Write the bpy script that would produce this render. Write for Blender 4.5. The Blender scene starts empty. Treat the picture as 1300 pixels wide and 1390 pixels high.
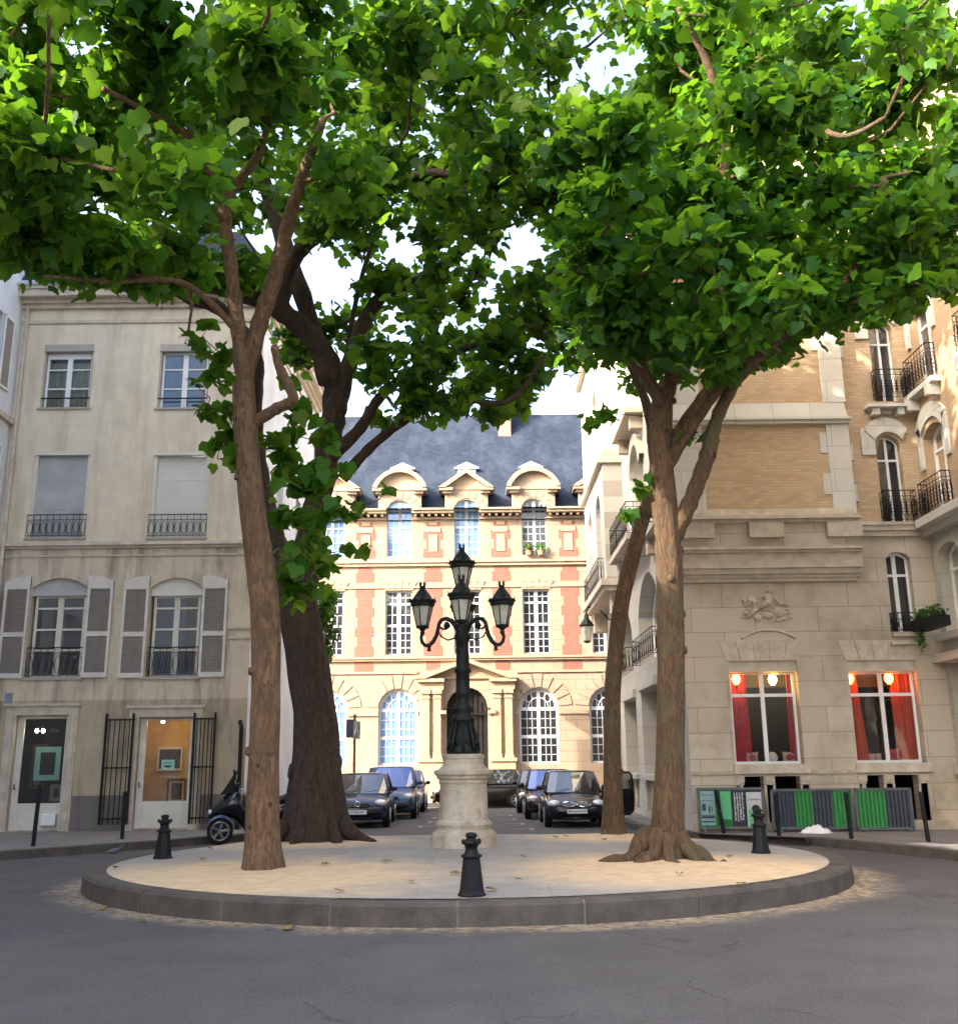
import bpy, bmesh, math, random
import numpy as np
from mathutils import Vector, Matrix
random.seed(7); rng = np.random.default_rng(11)
sc = bpy.context.scene
COL = sc.collection
PI = math.pi
# ------------------------------------------------------------ camera numbers
FPX = 1450.0; TH = math.atan(386/1450); RO = math.radians(.65); CZ = 1.65
def U(px, py, Y):
    """world point on the vertical plane at depth Y behind photo position px,py"""
    a = (px-650)/FPX; b = (650-py)/FPX
    A = a*math.cos(RO)+b*math.sin(RO); B = -a*math.sin(RO)+b*math.cos(RO)
    r = (A, math.cos(TH)-B*math.sin(TH), math.sin(TH)+B*math.cos(TH)); t = Y/r[1]
    return Vector((r[0]*t, Y, CZ+r[2]*t))
def G(px, py, z=0.0):
    a = (px-650)/FPX; b = (650-py)/FPX
    A = a*math.cos(RO)+b*math.sin(RO); B = -a*math.sin(RO)+b*math.cos(RO)
    r = (A, math.cos(TH)-B*math.sin(TH), math.sin(TH)+B*math.cos(TH)); t = (z-CZ)/r[2]
    return Vector((r[0]*t, r[1]*t, z))
# ------------------------------------------------------------ materials
MATS = {}
class NT:
    def __init__(s, name):
        m = bpy.data.materials.new(name); m.use_nodes = True
        s.m = m; s.t = m.node_tree; s.n = s.t.nodes; s.l = s.t.links
        s.b = s.n['Principled BSDF']; MATS[name] = m
        s.tc = s.n.new('ShaderNodeTexCoord')
    def node(s, typ, **kw):
        n = s.n.new(typ)
        for k, v in kw.items():
            if k in n.inputs: n.inputs[k].default_value = v
            else: setattr(n, k, v)
        return n
    def link(s, a, b): s.l.new(a, b)
    def noise(s, scale, detail=4, rough=.6, vec=None, dist=0):
        n = s.node('ShaderNodeTexNoise', Scale=scale, Detail=detail, Roughness=rough, Distortion=dist)
        s.link(vec or s.tc.outputs['Object'], n.inputs['Vector']); return n.outputs[0]
    def ramp(s, fac, stops):
        r = s.n.new('ShaderNodeValToRGB'); e = r.color_ramp.elements
        while len(e) < len(stops): e.new(.5)
        for i, (p, c) in enumerate(stops):
            e[i].position = p; e[i].color = (c, c, c, 1) if not hasattr(c, '__len__') else (*c, 1)
        s.link(fac, r.inputs[0]); return r.outputs[0]
    def mix(s, fac, a, b, mode='MIX'):
        n = s.n.new('ShaderNodeMix'); n.data_type = 'RGBA'; n.blend_type = mode
        for sock, v in ((n.inputs[0], fac), (n.inputs[6], a), (n.inputs[7], b)):
            if hasattr(v, 'links') or hasattr(v, 'is_linked'): s.link(v, sock)
            elif hasattr(v, '__len__'): sock.default_value = (*v, 1)
            else: sock.default_value = v
        return n.outputs[2]
    def math(s, op, a, b=0.0, clamp=False):
        n = s.n.new('ShaderNodeMath'); n.operation = op; n.use_clamp = clamp
        for i, v in enumerate((a, b)):
            if hasattr(v, 'is_linked'): s.link(v, n.inputs[i])
            else: n.inputs[i].default_value = v
        return n.outputs[0]
    def bump(s, h, strength=.3, dist=.02):
        b = s.node('ShaderNodeBump', Strength=strength, Distance=dist)
        s.link(h, b.inputs['Height']); s.link(b.outputs[0], s.b.inputs['Normal'])
    def plane(s, kind):
        sep = s.n.new('ShaderNodeSeparateXYZ'); s.link(s.tc.outputs['Object'], sep.inputs[0])
        c = s.n.new('ShaderNodeCombineXYZ')
        s.link(sep.outputs[0 if kind == 'xz' else 1], c.inputs[0]); s.link(sep.outputs[2], c.inputs[1])
        return c.outputs[0]
    def fin(s, col, rough=.8, metal=0):
        if hasattr(col, 'is_linked'): s.link(col, s.b.inputs['Base Color'])
        else: s.b.inputs['Base Color'].default_value = (*col, 1)
        if hasattr(rough, 'is_linked'): s.link(rough, s.b.inputs['Roughness'])
        else: s.b.inputs['Roughness'].default_value = rough
        s.b.inputs['Metallic'].default_value = metal
        return s.m
def mul(c, k): return tuple(x*k for x in c)
def simple(name, col, rough=.7, metal=0, var=.18, scale=4, bump=.15, bscale=60, bdist=.01):
    t = NT(name); f = t.noise(scale, 5)
    c = t.mix(t.ramp(f, [(.3, 0), (.7, 1)]), mul(col, 1-var), mul(col, 1+var))
    if bump: t.bump(t.noise(bscale, 4), bump, bdist)
    if max(col) < .03: t.b.inputs['Specular IOR Level'].default_value = .28
    return t.fin(c, rough, metal)
def ashlar(name, c1, c2, mortar, bw, bh, kind, ms=.012, dirt=(.2, .16, .11), damt=.35, off=.5, bump=.4, hue=.0, dscale=.6):
    t = NT(name); v = t.plane(kind)
    b = t.node('ShaderNodeTexBrick', Scale=1.0); b.offset = off
    for k, x in (('Color1', (*c1, 1)), ('Color2', (*c2, 1)), ('Mortar', (*mortar, 1)), ('Mortar Size', ms), ('Mortar Smooth', .15), ('Bias', 0.0), ('Brick Width', bw), ('Row Height', bh)):
        b.inputs[k].default_value = x
    t.link(v, b.inputs['Vector'])
    c = t.mix(t.ramp(t.noise(3, 6), [(.25, 0), (.75, .5)]), b.outputs[0], mul(c1, .8))
    c = t.mix(t.math('MULTIPLY', t.ramp(t.noise(dscale, 6, .65), [(.48, 0), (.72, 1)]), damt), c, dirt)
    c = t.mix(t.ramp(t.noise(45, 3), [(.3, 0), (.7, .16)]), c, mul(c1, .55))
    h = t.math('SUBTRACT', t.math('MULTIPLY', t.noise(35, 4), .35), b.outputs[1])
    t.bump(h, bump, .012)
    return t.fin(c, .88)
def plaster(name, col, dark, amt=.6, ds=.45, streak=True):
    t = NT(name)
    c = t.mix(t.ramp(t.noise(1.2, 6), [(.3, 0), (.75, 1)]), mul(col, 1.06), mul(col, .84))
    mp = t.node('ShaderNodeMapping'); mp.inputs['Scale'].default_value = (1.6, 1.6, .28)
    t.link(t.tc.outputs['Object'], mp.inputs[0])
    st = t.ramp(t.noise(1.1, 6, .65, mp.outputs[0]), [(.47, 0), (.68, 1)])
    c = t.mix(t.math('MULTIPLY', st, amt), c, dark)
    c = t.mix(t.math('MULTIPLY', t.ramp(t.noise(ds*6, 7, .7), [(.55, 0), (.8, 1)]), amt*.5), c, mul(dark, .8))
    t.bump(t.noise(25, 6), .25, .01)
    return t.fin(c, .9)
def glass(name, tint=(.01, .012, .015), refl=.25, clear=0.0, rcol=(1, 1, 1), rough=.02):
    """window glass: dark depth behind, mirror of the surroundings, optional see-through"""
    t = NT(name); out = t.n['Material Output']; t.b.inputs['Base Color'].default_value = (*tint, 1); t.b.inputs['Roughness'].default_value = .3
    g = t.n.new('ShaderNodeBsdfGlossy'); g.inputs['Color'].default_value = (*rcol, 1); g.inputs['Roughness'].default_value = rough
    nb = t.node('ShaderNodeBump', Strength=.05, Distance=.02); t.link(t.noise(1.5, 2), nb.inputs['Height']); t.link(nb.outputs[0], g.inputs['Normal'])
    base = t.b.outputs[0]
    if clear:
        tr = t.n.new('ShaderNodeBsdfTransparent'); mm = t.n.new('ShaderNodeMixShader'); mm.inputs[0].default_value = clear
        t.link(base, mm.inputs[1]); t.link(tr.outputs[0], mm.inputs[2]); base = mm.outputs[0]
    fr = t.node('ShaderNodeFresnel', IOR=1.5); fac = t.math('ADD', t.math('MULTIPLY', fr.outputs[0], .8), refl, True)
    m2 = t.n.new('ShaderNodeMixShader'); t.link(fac, m2.inputs[0]); t.link(base, m2.inputs[1]); t.link(g.outputs[0], m2.inputs[2])
    t.link(m2.outputs[0], out.inputs[0]); return t.m
def emit(name, col, s):
    t = NT(name); t.b.inputs['Base Color'].default_value = (*col, 1)
    t.b.inputs['Emission Color'].default_value = (*col, 1); t.b.inputs['Emission Strength'].default_value = s; return t.m
def paint(name, col, rough=.22, metal=.0, coat=.5, flake=.0):
    t = NT(name); c = t.mix(t.ramp(t.noise(2.5, 4), [(.35, 0), (.7, 1)]), mul(col, .9), mul(col, 1.15))
    t.fin(c, rough, metal); t.b.inputs['Specular IOR Level'].default_value = .3; t.b.inputs['Coat Weight'].default_value = coat; t.b.inputs['Coat Roughness'].default_value = .05
    return t.m
M = MATS
plaster('cream_plaster', (.62, .53, .40), (.16, .12, .08), .85)
plaster('upper_plaster', (.72, .635, .49), (.36, .28, .19), .5)
plaster('lower_render', (.46, .375, .265), (.11, .085, .06), .9)
plaster('grey_plinth', (.17, .15, .14), (.07, .06, .05), .6)
plaster('white_render', (.72, .74, .76), (.45, .45, .46), .35)
simple('trim_stone', (.52, .45, .36), .85, var=.2)
simple('worn_stone', (.44, .38, .29), .88, var=.3, scale=2.5, bump=.4, bscale=30)
ashlar('ashlar_front', (.60, .525, .42), (.51, .44, .345), (.24, .18, .12), 1.45, .56, 'xz', .008, dirt=(.22, .15, .09), damt=.7)
ashlar('ashlar_side', (.52, .50, .44), (.46, .44, .39), (.34, .31, .26), 1.1, .52, 'yz', .010, dirt=(.40, .36, .28), damt=.35)
ashlar('ashlar_pale', (.66, .65, .60), (.58, .56, .50), (.42, .39, .33), .9, .55, 'xz', .010, damt=.15)
ashlar('yellow_brick', (.62, .46, .29), (.48, .33, .20), (.42, .35, .26), .23, .072, 'xz', .010, damt=.2, dirt=(.42, .22, .12), bump=.6)
ashlar('yellow_brick_side', (.52, .36, .22), (.42, .28, .17), (.40, .30, .2), .23, .072, 'yz', .010, damt=.2, dirt=(.36, .2, .12), bump=.6)
ashlar('palace_stone', (.32, .25, .185), (.27, .21, .155), (.17, .12, .08), .92, .42, 'xz', .012, dirt=(.27, .20, .13), damt=.4)
ashlar('palace_brick', (.24, .088, .066), (.18, .064, .048), (.26, .15, .11), .22, .07, 'xz', .008, dirt=(.3, .12, .08), damt=.3)
simple('palace_trim', (.31, .235, .16), .8, var=.15, scale=3)
simple('zinc', (.55, .60, .66), .45, .3, var=.1)
def slate_mat():
    t = NT('slate'); v = t.plane('xz')
    b = t.node('ShaderNodeTexBrick', Scale=1.0)
    for k, x in (('Color1', (.008, .014, .028, 1)), ('Color2', (.013, .023, .044, 1)), ('Mortar', (.02, .03, .05, 1)), ('Mortar Size', .006), ('Brick Width', .24), ('Row Height', .12)): b.inputs[k].default_value = x
    t.link(v, b.inputs['Vector'])
    mp = t.node('ShaderNodeMapping'); mp.inputs['Scale'].default_value = (.9, .9, .22); t.link(t.tc.outputs['Object'], mp.inputs[0])
    c = t.mix(t.ramp(t.noise(1.3, 7, .7, mp.outputs[0]), [(.45, 0), (.75, .75)]), b.outputs[0], (.045, .06, .09))
    c = t.mix(t.ramp(t.noise(2.2, 6), [(.5, 0), (.75, .6)]), c, (.012, .02, .04))
    t.bump(b.outputs[1], .5, .01); t.b.inputs['Specular IOR Level'].default_value = .2; return t.fin(c, .7)
slate_mat()
simple('white_paint', (.78, .78, .78), .45, var=.06, bump=.05)
simple('palace_window_paint', (.55, .57, .62), .45, var=.06, bump=.05)
simple('ivory_paint', (.62, .60, .52), .5, var=.1, bump=.05)
simple('shutter_slat', (.27, .24, .21), .6, var=.12)
simple('shutter_frame', (.62, .58, .52), .6, var=.1)
simple('roller_blind', (.66, .64, .58), .6, var=.06, scale=2)
simple('grey_blind', (.42, .43, .43), .6, var=.15, scale=2)
simple('blind_box', (.38, .34, .31), .5, var=.08)
simple('black_iron', (.007, .007, .009), .55, 0, var=.3, scale=12, bump=.25, bscale=50)
simple('lamp_iron', (.008, .012, .011), .5, 0, var=.4, scale=14, bump=.4, bscale=60)
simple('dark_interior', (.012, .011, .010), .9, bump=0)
simple('gallery_wall', (.55, .36, .12), .8, var=.2, bump=0)
simple('dark_frame', (.06, .03, .02), .5, bump=0)
simple('mint_card', (.33, .62, .52), .6, var=.05, bump=0)
simple('print_ink', (.02, .025, .025), .6, var=.4, bump=0)
simple('grey_picture', (.16, .17, .16), .6, var=.6, scale=9, bump=0)
simple('letter_white', (.7, .7, .68), .5, bump=0)
simple('red_curtain', (.50, .02, .06), .8, var=.3, scale=6)
simple('orange_curtain', (.55, .06, .02), .8, var=.3, scale=6)
simple('pale_cushion', (.50, .45, .38), .8, var=.1)
simple('pink_cushion', (.5, .08, .12), .8, var=.3)
simple('net_curtain', (.30, .36, .30), .9, var=.2, scale=10)
simple('pelmet', (.26, .22, .16), .9, var=.1)
emit('warm_lamp', (1, .62, .12), 9); emit('orange_lamp', (1, .22, .02), 8); emit('spot_lamp', (1, .9, .6), 9); emit('gallery_lamp', (1, .68, .28), 45)
glass('pane_dark', refl=.04); glass('pane_clear', refl=.03, clear=.80); glass('pane_sky', (.01, .02, .04), refl=.2, rcol=(.55, .75, 1))
glass('pane_blue', (.12, .26, .55), refl=.14, rcol=(.6, .78, 1)); glass('pane_upper', (.02, .024, .03), refl=.10)
glass('door_glass', refl=.02, clear=.75)
glass('car_glass', (.006, .008, .012), refl=.10, clear=.22); glass('car_glass_blue', (.01, .015, .06), refl=.22, rcol=(.5, .6, 1))
t = NT('lantern_glass'); c = t.mix(t.ramp(t.noise(6, 3), [(.3, 0), (.7, 1)]), (.42, .42, .34), (.62, .62, .55)); t.fin(c, .25); t.b.inputs['Alpha'].default_value = .88
simple('pedestal_stone', (.42, .37, .29), .85, var=.1)
def pedestal_mat():
    t = NT('pedestal_weathered')
    c = t.mix(t.ramp(t.noise(2.0, 7, .7), [(.35, 0), (.65, 1)]), (.58, .52, .42), (.34, .28, .20))
    c = t.mix(t.ramp(t.noise(7, 6, .7), [(.56, 0), (.75, .8)]), c, (.12, .10, .07))
    t.bump(t.noise(30, 6), .4, .015); return t.fin(c, .88)
pedestal_mat()
simple('tyre', (.012, .012, .012), .85); simple('alloy', (.3, .3, .32), .3, .8, bump=0); simple('chrome', (.7, .7, .72), .12, .95, var=.03, bump=0)
paint('paint_black', (.008, .009, .013)); paint('paint_navy', (.010, .018, .045)); paint('paint_greyblue', (.05, .085, .14), .3, .5)
paint('paint_brownblack', (.02, .014, .012)); paint('paint_silver', (.3, .3, .33), .3, .6); paint('paint_teal', (.015, .03, .05), .25, .3)
simple('black_plastic', (.006, .006, .007), .6, bump=.1); simple('headlight', (.75, .78, .8), .08, .3, var=.1, bump=0)
simple('amber', (.7, .2, .04), .2, bump=0); simple('red_lens', (.5, .01, .01), .2, bump=0); simple('plate_white', (.72, .72, .70), .4, bump=0, var=.05)
simple('seat_leather', (.02, .02, .022), .5); simple('barrier_green', (.006, .17, .03), .45, var=.2, scale=6); simple('barrier_dark', (.02, .028, .05), .5, var=.25, scale=6)
simple('barrier_frame', (.10, .11, .12), .5, .3); simple('poster_white', (.50, .51, .50), .6, var=.08, bump=0); simple('poster_teal', (.22, .36, .38), .6, var=.2, bump=0)
simple('poster_green', (.10, .42, .20), .6, var=.15, bump=0); simple('cloth_white', (.75, .76, .78), .9, var=.06)
simple('pigeon_grey', (.10, .11, .13), .8, var=.5, scale=25); simple('enamel_blue', (.20, .24, .30), .4, var=.2)
simple('terracotta', (.42, .22, .13), .8)
simple('concrete_far', (.50, .47, .42), .9, var=.12, scale=.5)
def bark(name, c1, c2, moss=None):
    t = NT(name)
    mp = t.node('ShaderNodeMapping'); mp.inputs['Scale'].default_value = (1, 1, .22); t.link(t.tc.outputs['Object'], mp.inputs[0])
    n1 = t.noise(15, 8, .72, mp.outputs[0], 1.2); n2 = t.noise(3, 5)
    c = t.mix(t.ramp(n1, [(.38, 0), (.62, 1)]), c2, c1)
    c = t.mix(t.ramp(n2, [(.42, 0), (.68, .7)]), c, mul(c1, .5))
    vo = t.node('ShaderNodeTexVoronoi', Scale=2.6); t.link(t.noise(2, 2), vo.inputs[0]); t.link(t.tc.outputs['Object'], vo.inputs[0])
    c = t.mix(t.ramp(vo.outputs[0], [(.05, .85), (.13, 0)]), c, (.02, .014, .01))
    if moss: c = t.mix(t.ramp(t.noise(1.6, 5), [(.5, 0), (.62, .7)]), c, moss)
    t.bump(t.math('ADD', t.math('MULTIPLY', n1, 1.5), t.math('MULTIPLY', t.noise(60, 4), .4)), 1.0, .05); return t.fin(c, .9)
bark('bark_tan', (.34, .20, .105), (.11, .062, .034)); bark('bark_dark', (.11, .068, .042), (.03, .018, .012))
bark('bark_grey', (.23, .135, .07), (.07, .042, .022), (.13, .12, .06))
def leafmat(name, stops, trans=.42):
    t = NT(name); g = t.n.new('ShaderNodeNewGeometry'); out = t.n['Material Output']
    f = t.math('ADD', t.math('MULTIPLY', g.outputs['Random Per Island'], .5), t.math('MULTIPLY', t.ramp(t.noise(.7, 3), [(.3, 0), (.7, 1)]), .45)); nv = t.noise(28, 4)
    c = t.ramp(f, stops); c = t.mix(t.ramp(nv, [(.45, 0), (.7, .35)]), c, mul(stops[-1][1], .8)); t.bump(nv, .35, .02); t.fin(c, .5); t.b.inputs['Specular IOR Level'].default_value = .22
    tl = t.n.new('ShaderNodeBsdfTranslucent'); t.link(t.mix(.55, c, (.30, .62, .025)), tl.inputs[0])
    m = t.n.new('ShaderNodeMixShader'); m.inputs[0].default_value = trans
    t.link(t.b.outputs[0], m.inputs[1]); t.link(tl.outputs[0], m.inputs[2]); t.link(m.outputs[0], out.inputs[0]); return t.m
leafmat('leaf_green', [(.1, (.008, .045, .006)), (.45, (.022, .10, .010)), (.75, (.045, .15, .012)), (.95, (.14, .27, .018))])
leafmat('leaf_deep', [(.1, (.005, .032, .010)), (.5, (.012, .065, .014)), (.9, (.035, .12, .016))], .32)
leafmat('leaf_lime', [(.1, (.03, .09, .01)), (.5, (.09, .17, .015)), (.9, (.2, .27, .03))], .5)
leafmat('leaf_red', [(.1, (.03, .03, .01)), (.5, (.04, .07, .015)), (.9, (.12, .03, .02))], .3)
simple('leaf_dry', (.22, .14, .03), .8, bump=0); simple('leaf_fallen_green', (.10, .16, .02), .7, bump=0)
# ground materials
def road_mat():
    t = NT('asphalt'); o = t.tc.outputs['Object']
    c = t.mix(t.ramp(t.noise(1.1, 6), [(.3, 0), (.7, 1)]), (.070, .066, .065), (.040, .037, .038))
    c = t.mix(t.ramp(t.noise(38, 4, .85), [(.45, 0), (.7, .8)]), c, (.15, .138, .138))
    c = t.mix(t.ramp(t.noise(.35, 4), [(.5, 0), (.7, .35)]), c, (.13, .12, .115))
    wv = t.n.new('ShaderNodeVectorMath'); wv.operation = 'ADD'; nz = t.node('ShaderNodeTexNoise', Scale=1.3, Detail=5); t.link(o, nz.inputs['Vector']); t.link(o, wv.inputs[0]); t.link(nz.outputs[1], wv.inputs[1])
    vo = t.node('ShaderNodeTexVoronoi', Scale=.38); vo.feature = 'DISTANCE_TO_EDGE'; t.link(wv.outputs[0], vo.inputs['Vector'])
    c = t.mix(t.math('MULTIPLY', t.ramp(vo.outputs[0], [(.0, 1), (.006, 0)]), t.ramp(t.noise(.5, 3), [(.45, 0), (.55, .8)])), c, (.015, .014, .014))
    c = t.mix(t.ramp(t.noise(4.5, 5, .75), [(.58, 0), (.66, .45)]), c, (.03, .028, .03))
    mp = t.node('ShaderNodeVectorMath'); mp.operation = 'DISTANCE'; t.link(o, mp.inputs[0]); mp.inputs[1].default_value = (-.15, 17.6, 0)
    d = t.math('ADD', mp.outputs['Value'], t.math('MULTIPLY', t.math('SUBTRACT', t.noise(.8, 6, .7), .5), 1.3))
    ring = t.ramp(t.math('MULTIPLY', t.math('SUBTRACT', d, 5.5), .9, True), [(0, 1), (.3, .75), (.65, 0)])
    c = t.mix(t.math('MULTIPLY', ring, t.ramp(t.noise(7, 8, .8), [(.42, .05), (.56, 1)])), c, (.48, .36, .22))
    t.bump(t.noise(140, 3), .5, .006); return t.fin(c, .82)
road_mat()
TREES_AT = [(-3.02, 15.4), (2.56, 15.85), (-3.2, 21.1), (2.55, 21.9)]
def island_mat():
    t = NT('island_paving'); o = t.tc.outputs['Object']
    sep = t.n.new('ShaderNodeSeparateXYZ'); t.link(o, sep.inputs[0]); cb = t.n.new('ShaderNodeCombineXYZ'); t.link(sep.outputs[0], cb.inputs[0]); t.link(sep.outputs[1], cb.inputs[1])
    c = t.mix(t.ramp(t.noise(1.3, 6), [(.3, 0), (.7, 1)]), (.36, .335, .30), (.27, .255, .235))
    b = t.node('ShaderNodeTexBrick', Scale=1.0)
    for k, x in (('Color1', (1, 1, 1, 1)), ('Color2', (.93, .93, .93, 1)), ('Mortar', (.62, .58, .52, 1)), ('Mortar Size', .012), ('Brick Width', 1.5), ('Row Height', .9)): b.inputs[k].default_value = x
    t.link(cb.outputs[0], b.inputs['Vector']); c = t.mix(.55, c, b.outputs[0], 'MULTIPLY')
    best = None
    for (x, y), r in zip(TREES_AT, (3.4, 3.1, 2.2, 2.2)):
        n = t.node('ShaderNodeVectorMath'); n.operation = 'DISTANCE'; t.link(o, n.inputs[0]); n.inputs[1].default_value = (x*1.03, y-(.6 if y < 18 else .2), .24)
        v = t.math('DIVIDE', n.outputs['Value'], r)
        best = v if best is None else t.math('MINIMUM', best, v)
    f = t.ramp(t.math('ADD', best, t.math('MULTIPLY', t.math('SUBTRACT', t.noise(1.6, 6, .7), .5), .8)), [(.45, 1), (.95, 0)])
    sand = t.mix(t.ramp(t.noise(5, 6), [(.3, 0), (.7, 1)]), (.74, .56, .35), (.58, .41, .24))
    c = t.mix(f, c, sand)
    c = t.mix(t.ramp(t.noise(70, 3), [(.55, 0), (.8, .5)]), c, (.16, .12, .08))
    t.bump(t.math('ADD', t.noise(9, 5), t.math('MULTIPLY', t.noise(90, 3), .5)), .35, .02); return t.fin(c, .92)
island_mat()
def sidewalk_mat(name, c1, c2):
    t = NT(name); c = t.mix(t.ramp(t.noise(1.5, 6), [(.3, 0), (.7, 1)]), c1, c2)
    c = t.mix(t.ramp(t.noise(90, 3), [(.5, 0), (.8, .4)]), c, mul(c1, .5)); t.bump(t.noise(70, 4), .3, .008); return t.fin(c, .88)
sidewalk_mat('sidewalk_grey', (.22, .20, .19), (.14, .13, .125)); sidewalk_mat('sidewalk_light', (.5, .42, .32), (.42, .35, .26))
def kerb_mat():
    t = NT('granite_kerb'); c = t.mix(t.ramp(t.noise(3, 6), [(.3, 0), (.7, 1)]), (.095, .08, .066), (.04, .034, .03))
    c = t.mix(t.ramp(t.noise(80, 3), [(.5, 0), (.75, .5)]), c, (.17, .135, .1)); t.bump(t.noise(50, 5), .5, .01); return t.fin(c, .85)
kerb_mat()
simple('kerb_mortar', (.14, .12, .095), .9); simple('road_paint', (.34, .33, .32), .8, var=.3, scale=6)
# ------------------------------------------------------------ mesh helpers
class Fr:
    def __init__(s, O, u, w): s.O = Vector(O); s.u = Vector(u); s.w = Vector(w)
    def __call__(s, a, b, c): r = s.O + s.u*a + s.w*c; return Vector((r.x, r.y, r.z+b))
def front(Y): return Fr((0, Y, 0), (1, 0, 0), (0, -1, 0))      # u = world x, v = height, w = towards the camera
def facing_left(X): return Fr((X, 0, 0), (0, 1, 0), (-1, 0, 0)) # u = world y
def facing_right(X): return Fr((X, 0, 0), (0, 1, 0), (1, 0, 0))
def top(o):
    while o.parent: o = o.parent
    return o
def put(o, label=None, cat=None, group=None, kind=None):
    if label: o['label'] = label
    if cat: o['category'] = cat
    if group: o['group'] = group
    if kind: o['kind'] = kind
    return o
def thing(name, label, cat, loc=(0, 0, 0), group=None, rz=0):
    o = bpy.data.objects.new(name, None); COL.objects.link(o); o.empty_display_size = .2
    o.location = loc; o.rotation_euler = (0, 0, rz); return put(o, label, cat, group)
class MB:
    def __init__(s, fr=None): s.v = []; s.f = []; s.m = []; s.pc = []; s.fr = fr or (lambda a, b, c: Vector((a, b, c)))
    def add(s, pts, faces, m=0, raw=False):
        n = len(s.v); s.pc.append((n, len(s.f), len(pts), len(faces))); s.v += [Vector(p) if raw else s.fr(*p) for p in pts]
        s.f += [tuple(i+n for i in f) for f in faces]; s.m += [m]*len(faces)
    def box(s, a0, a1, b0, b1, c0, c1, m=0, tp=0, side=0):
        """tp: shrink of the upper face (in a and c)"""
        P = [(a0, b0, c0), (a1, b0, c0), (a1, b0, c1), (a0, b0, c1), (a0+tp, b1, c0+side), (a1-tp, b1, c0+side), (a1-tp, b1, c1-tp), (a0+tp, b1, c1-tp)]
        s.add(P, [(0, 1, 2, 3), (4, 7, 6, 5), (0, 4, 5, 1), (1, 5, 6, 2), (2, 6, 7, 3), (3, 7, 4, 0)], m)
    def quad(s, *p, m=0): s.add(p, [tuple(range(len(p)))], m)
    def prism(s, poly, c0, c1, m=0):
        n = len(poly); P = [(a, b, c0) for a, b in poly]+[(a, b, c1) for a, b in poly]
        s.add(P, [tuple(range(n)), tuple(range(2*n-1, n-1, -1))]+[(i, (i+1) % n, n+(i+1) % n, n+i) for i in range(n)], m)
    def lathe(s, prof, c, n=24, m=0, flute=0):
        pts = []
        for r, z in prof:
            for k in range(n):
                a = 2*PI*k/n; rr = r*(1-flute*(k % 2)); pts.append((c[0]+rr*math.cos(a), c[1]+rr*math.sin(a), c[2]+z))
        F = [(i*n+k, i*n+(k+1) % n, (i+1)*n+(k+1) % n, (i+1)*n+k) for i in range(len(prof)-1) for k in range(n)]
        F += [tuple(range(n-1, -1, -1)), tuple(range((len(prof)-1)*n, len(prof)*n))]
        s.add(pts, F, m)
    def tube(s, pts, rad, n=8, m=0, raw=False, jit=0, seed=0):
        P = [Vector(p) if raw else s.fr(*p) for p in pts]; R = rad if hasattr(rad, '__len__') else [rad]*len(P)
        rr = random.Random(seed); out = []; nx = None
        for i, p in enumerate(P):
            d = (P[min(i+1, len(P)-1)]-P[max(i-1, 0)]).normalized()
            if nx is None: nx = d.orthogonal().normalized()
            nx = (nx-d*nx.dot(d)).normalized(); ny = d.cross(nx)
            for k in range(n):
                a = 2*PI*k/n; q = R[i]*(1+(rr.uniform(-jit, jit) if jit else 0)); out.append(p+nx*(q*math.cos(a))+ny*(q*math.sin(a)))
        F = [(i*n+k, i*n+(k+1) % n, (i+1)*n+(k+1) % n, (i+1)*n+k) for i in range(len(P)-1) for k in range(n)]
        F += [tuple(range(n-1, -1, -1)), tuple(range((len(P)-1)*n, len(P)*n))]
        s.add(out, F, m, raw=True)
    def ball(s, c, r, n=12, m=0, sc=(1, 1, 1)):
        prof = [(max(math.sin(PI*i/(n//2)), .001), -math.cos(PI*i/(n//2))) for i in range(n//2+1)]
        pts = [(c[0]+q*r*sc[0]*math.cos(2*PI*k/n), c[1]+q*r*sc[1]*math.sin(2*PI*k/n), c[2]+z*r*sc[2]) for q, z in prof for k in range(n)]
        F = [(i*n+k, i*n+(k+1) % n, (i+1)*n+(k+1) % n, (i+1)*n+k) for i in range(len(prof)-1) for k in range(n)]
        s.add(pts, F, m)
    def build(s, name, mats, parent=None, smooth=False, loc=None, label=None, cat=None, group=None, kind=None, bevel=0, sub=0, norm=True):
        if parent and name in SPLIT and len(s.pc) > 1 and sum(q[3] for q in s.pc) == len(s.f):
            return s.split(SPLIT[name], name, mats, parent, smooth, label, bevel, sub, norm)
        off = top(parent).location if parent else Vector(loc or (0, 0, 0))
        me = bpy.data.meshes.new(name); me.from_pydata([tuple(p-off) for p in s.v], [], s.f)
        ml = mats if isinstance(mats, (list, tuple)) else [mats]
        for q in ml: me.materials.append(M[q])
        if len(ml) > 1: me.polygons.foreach_set('material_index', s.m)
        if norm:
            b = bmesh.new(); b.from_mesh(me); bmesh.ops.recalc_face_normals(b, faces=b.faces); b.to_mesh(me); b.free()
        if smooth: me.polygons.foreach_set('use_smooth', [True]*len(me.polygons))
        o = bpy.data.objects.new(name, me); COL.objects.link(o)
        if parent: o.parent = parent
        else: o.location = off
        if bevel:
            d = o.modifiers.new('b', 'BEVEL'); d.width = bevel; d.segments = 2; d.limit_method = 'ANGLE'
        if sub:
            d = o.modifiers.new('s', 'SUBSURF'); d.levels = sub; d.render_levels = sub
        return put(o, label, cat, group, kind)
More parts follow.
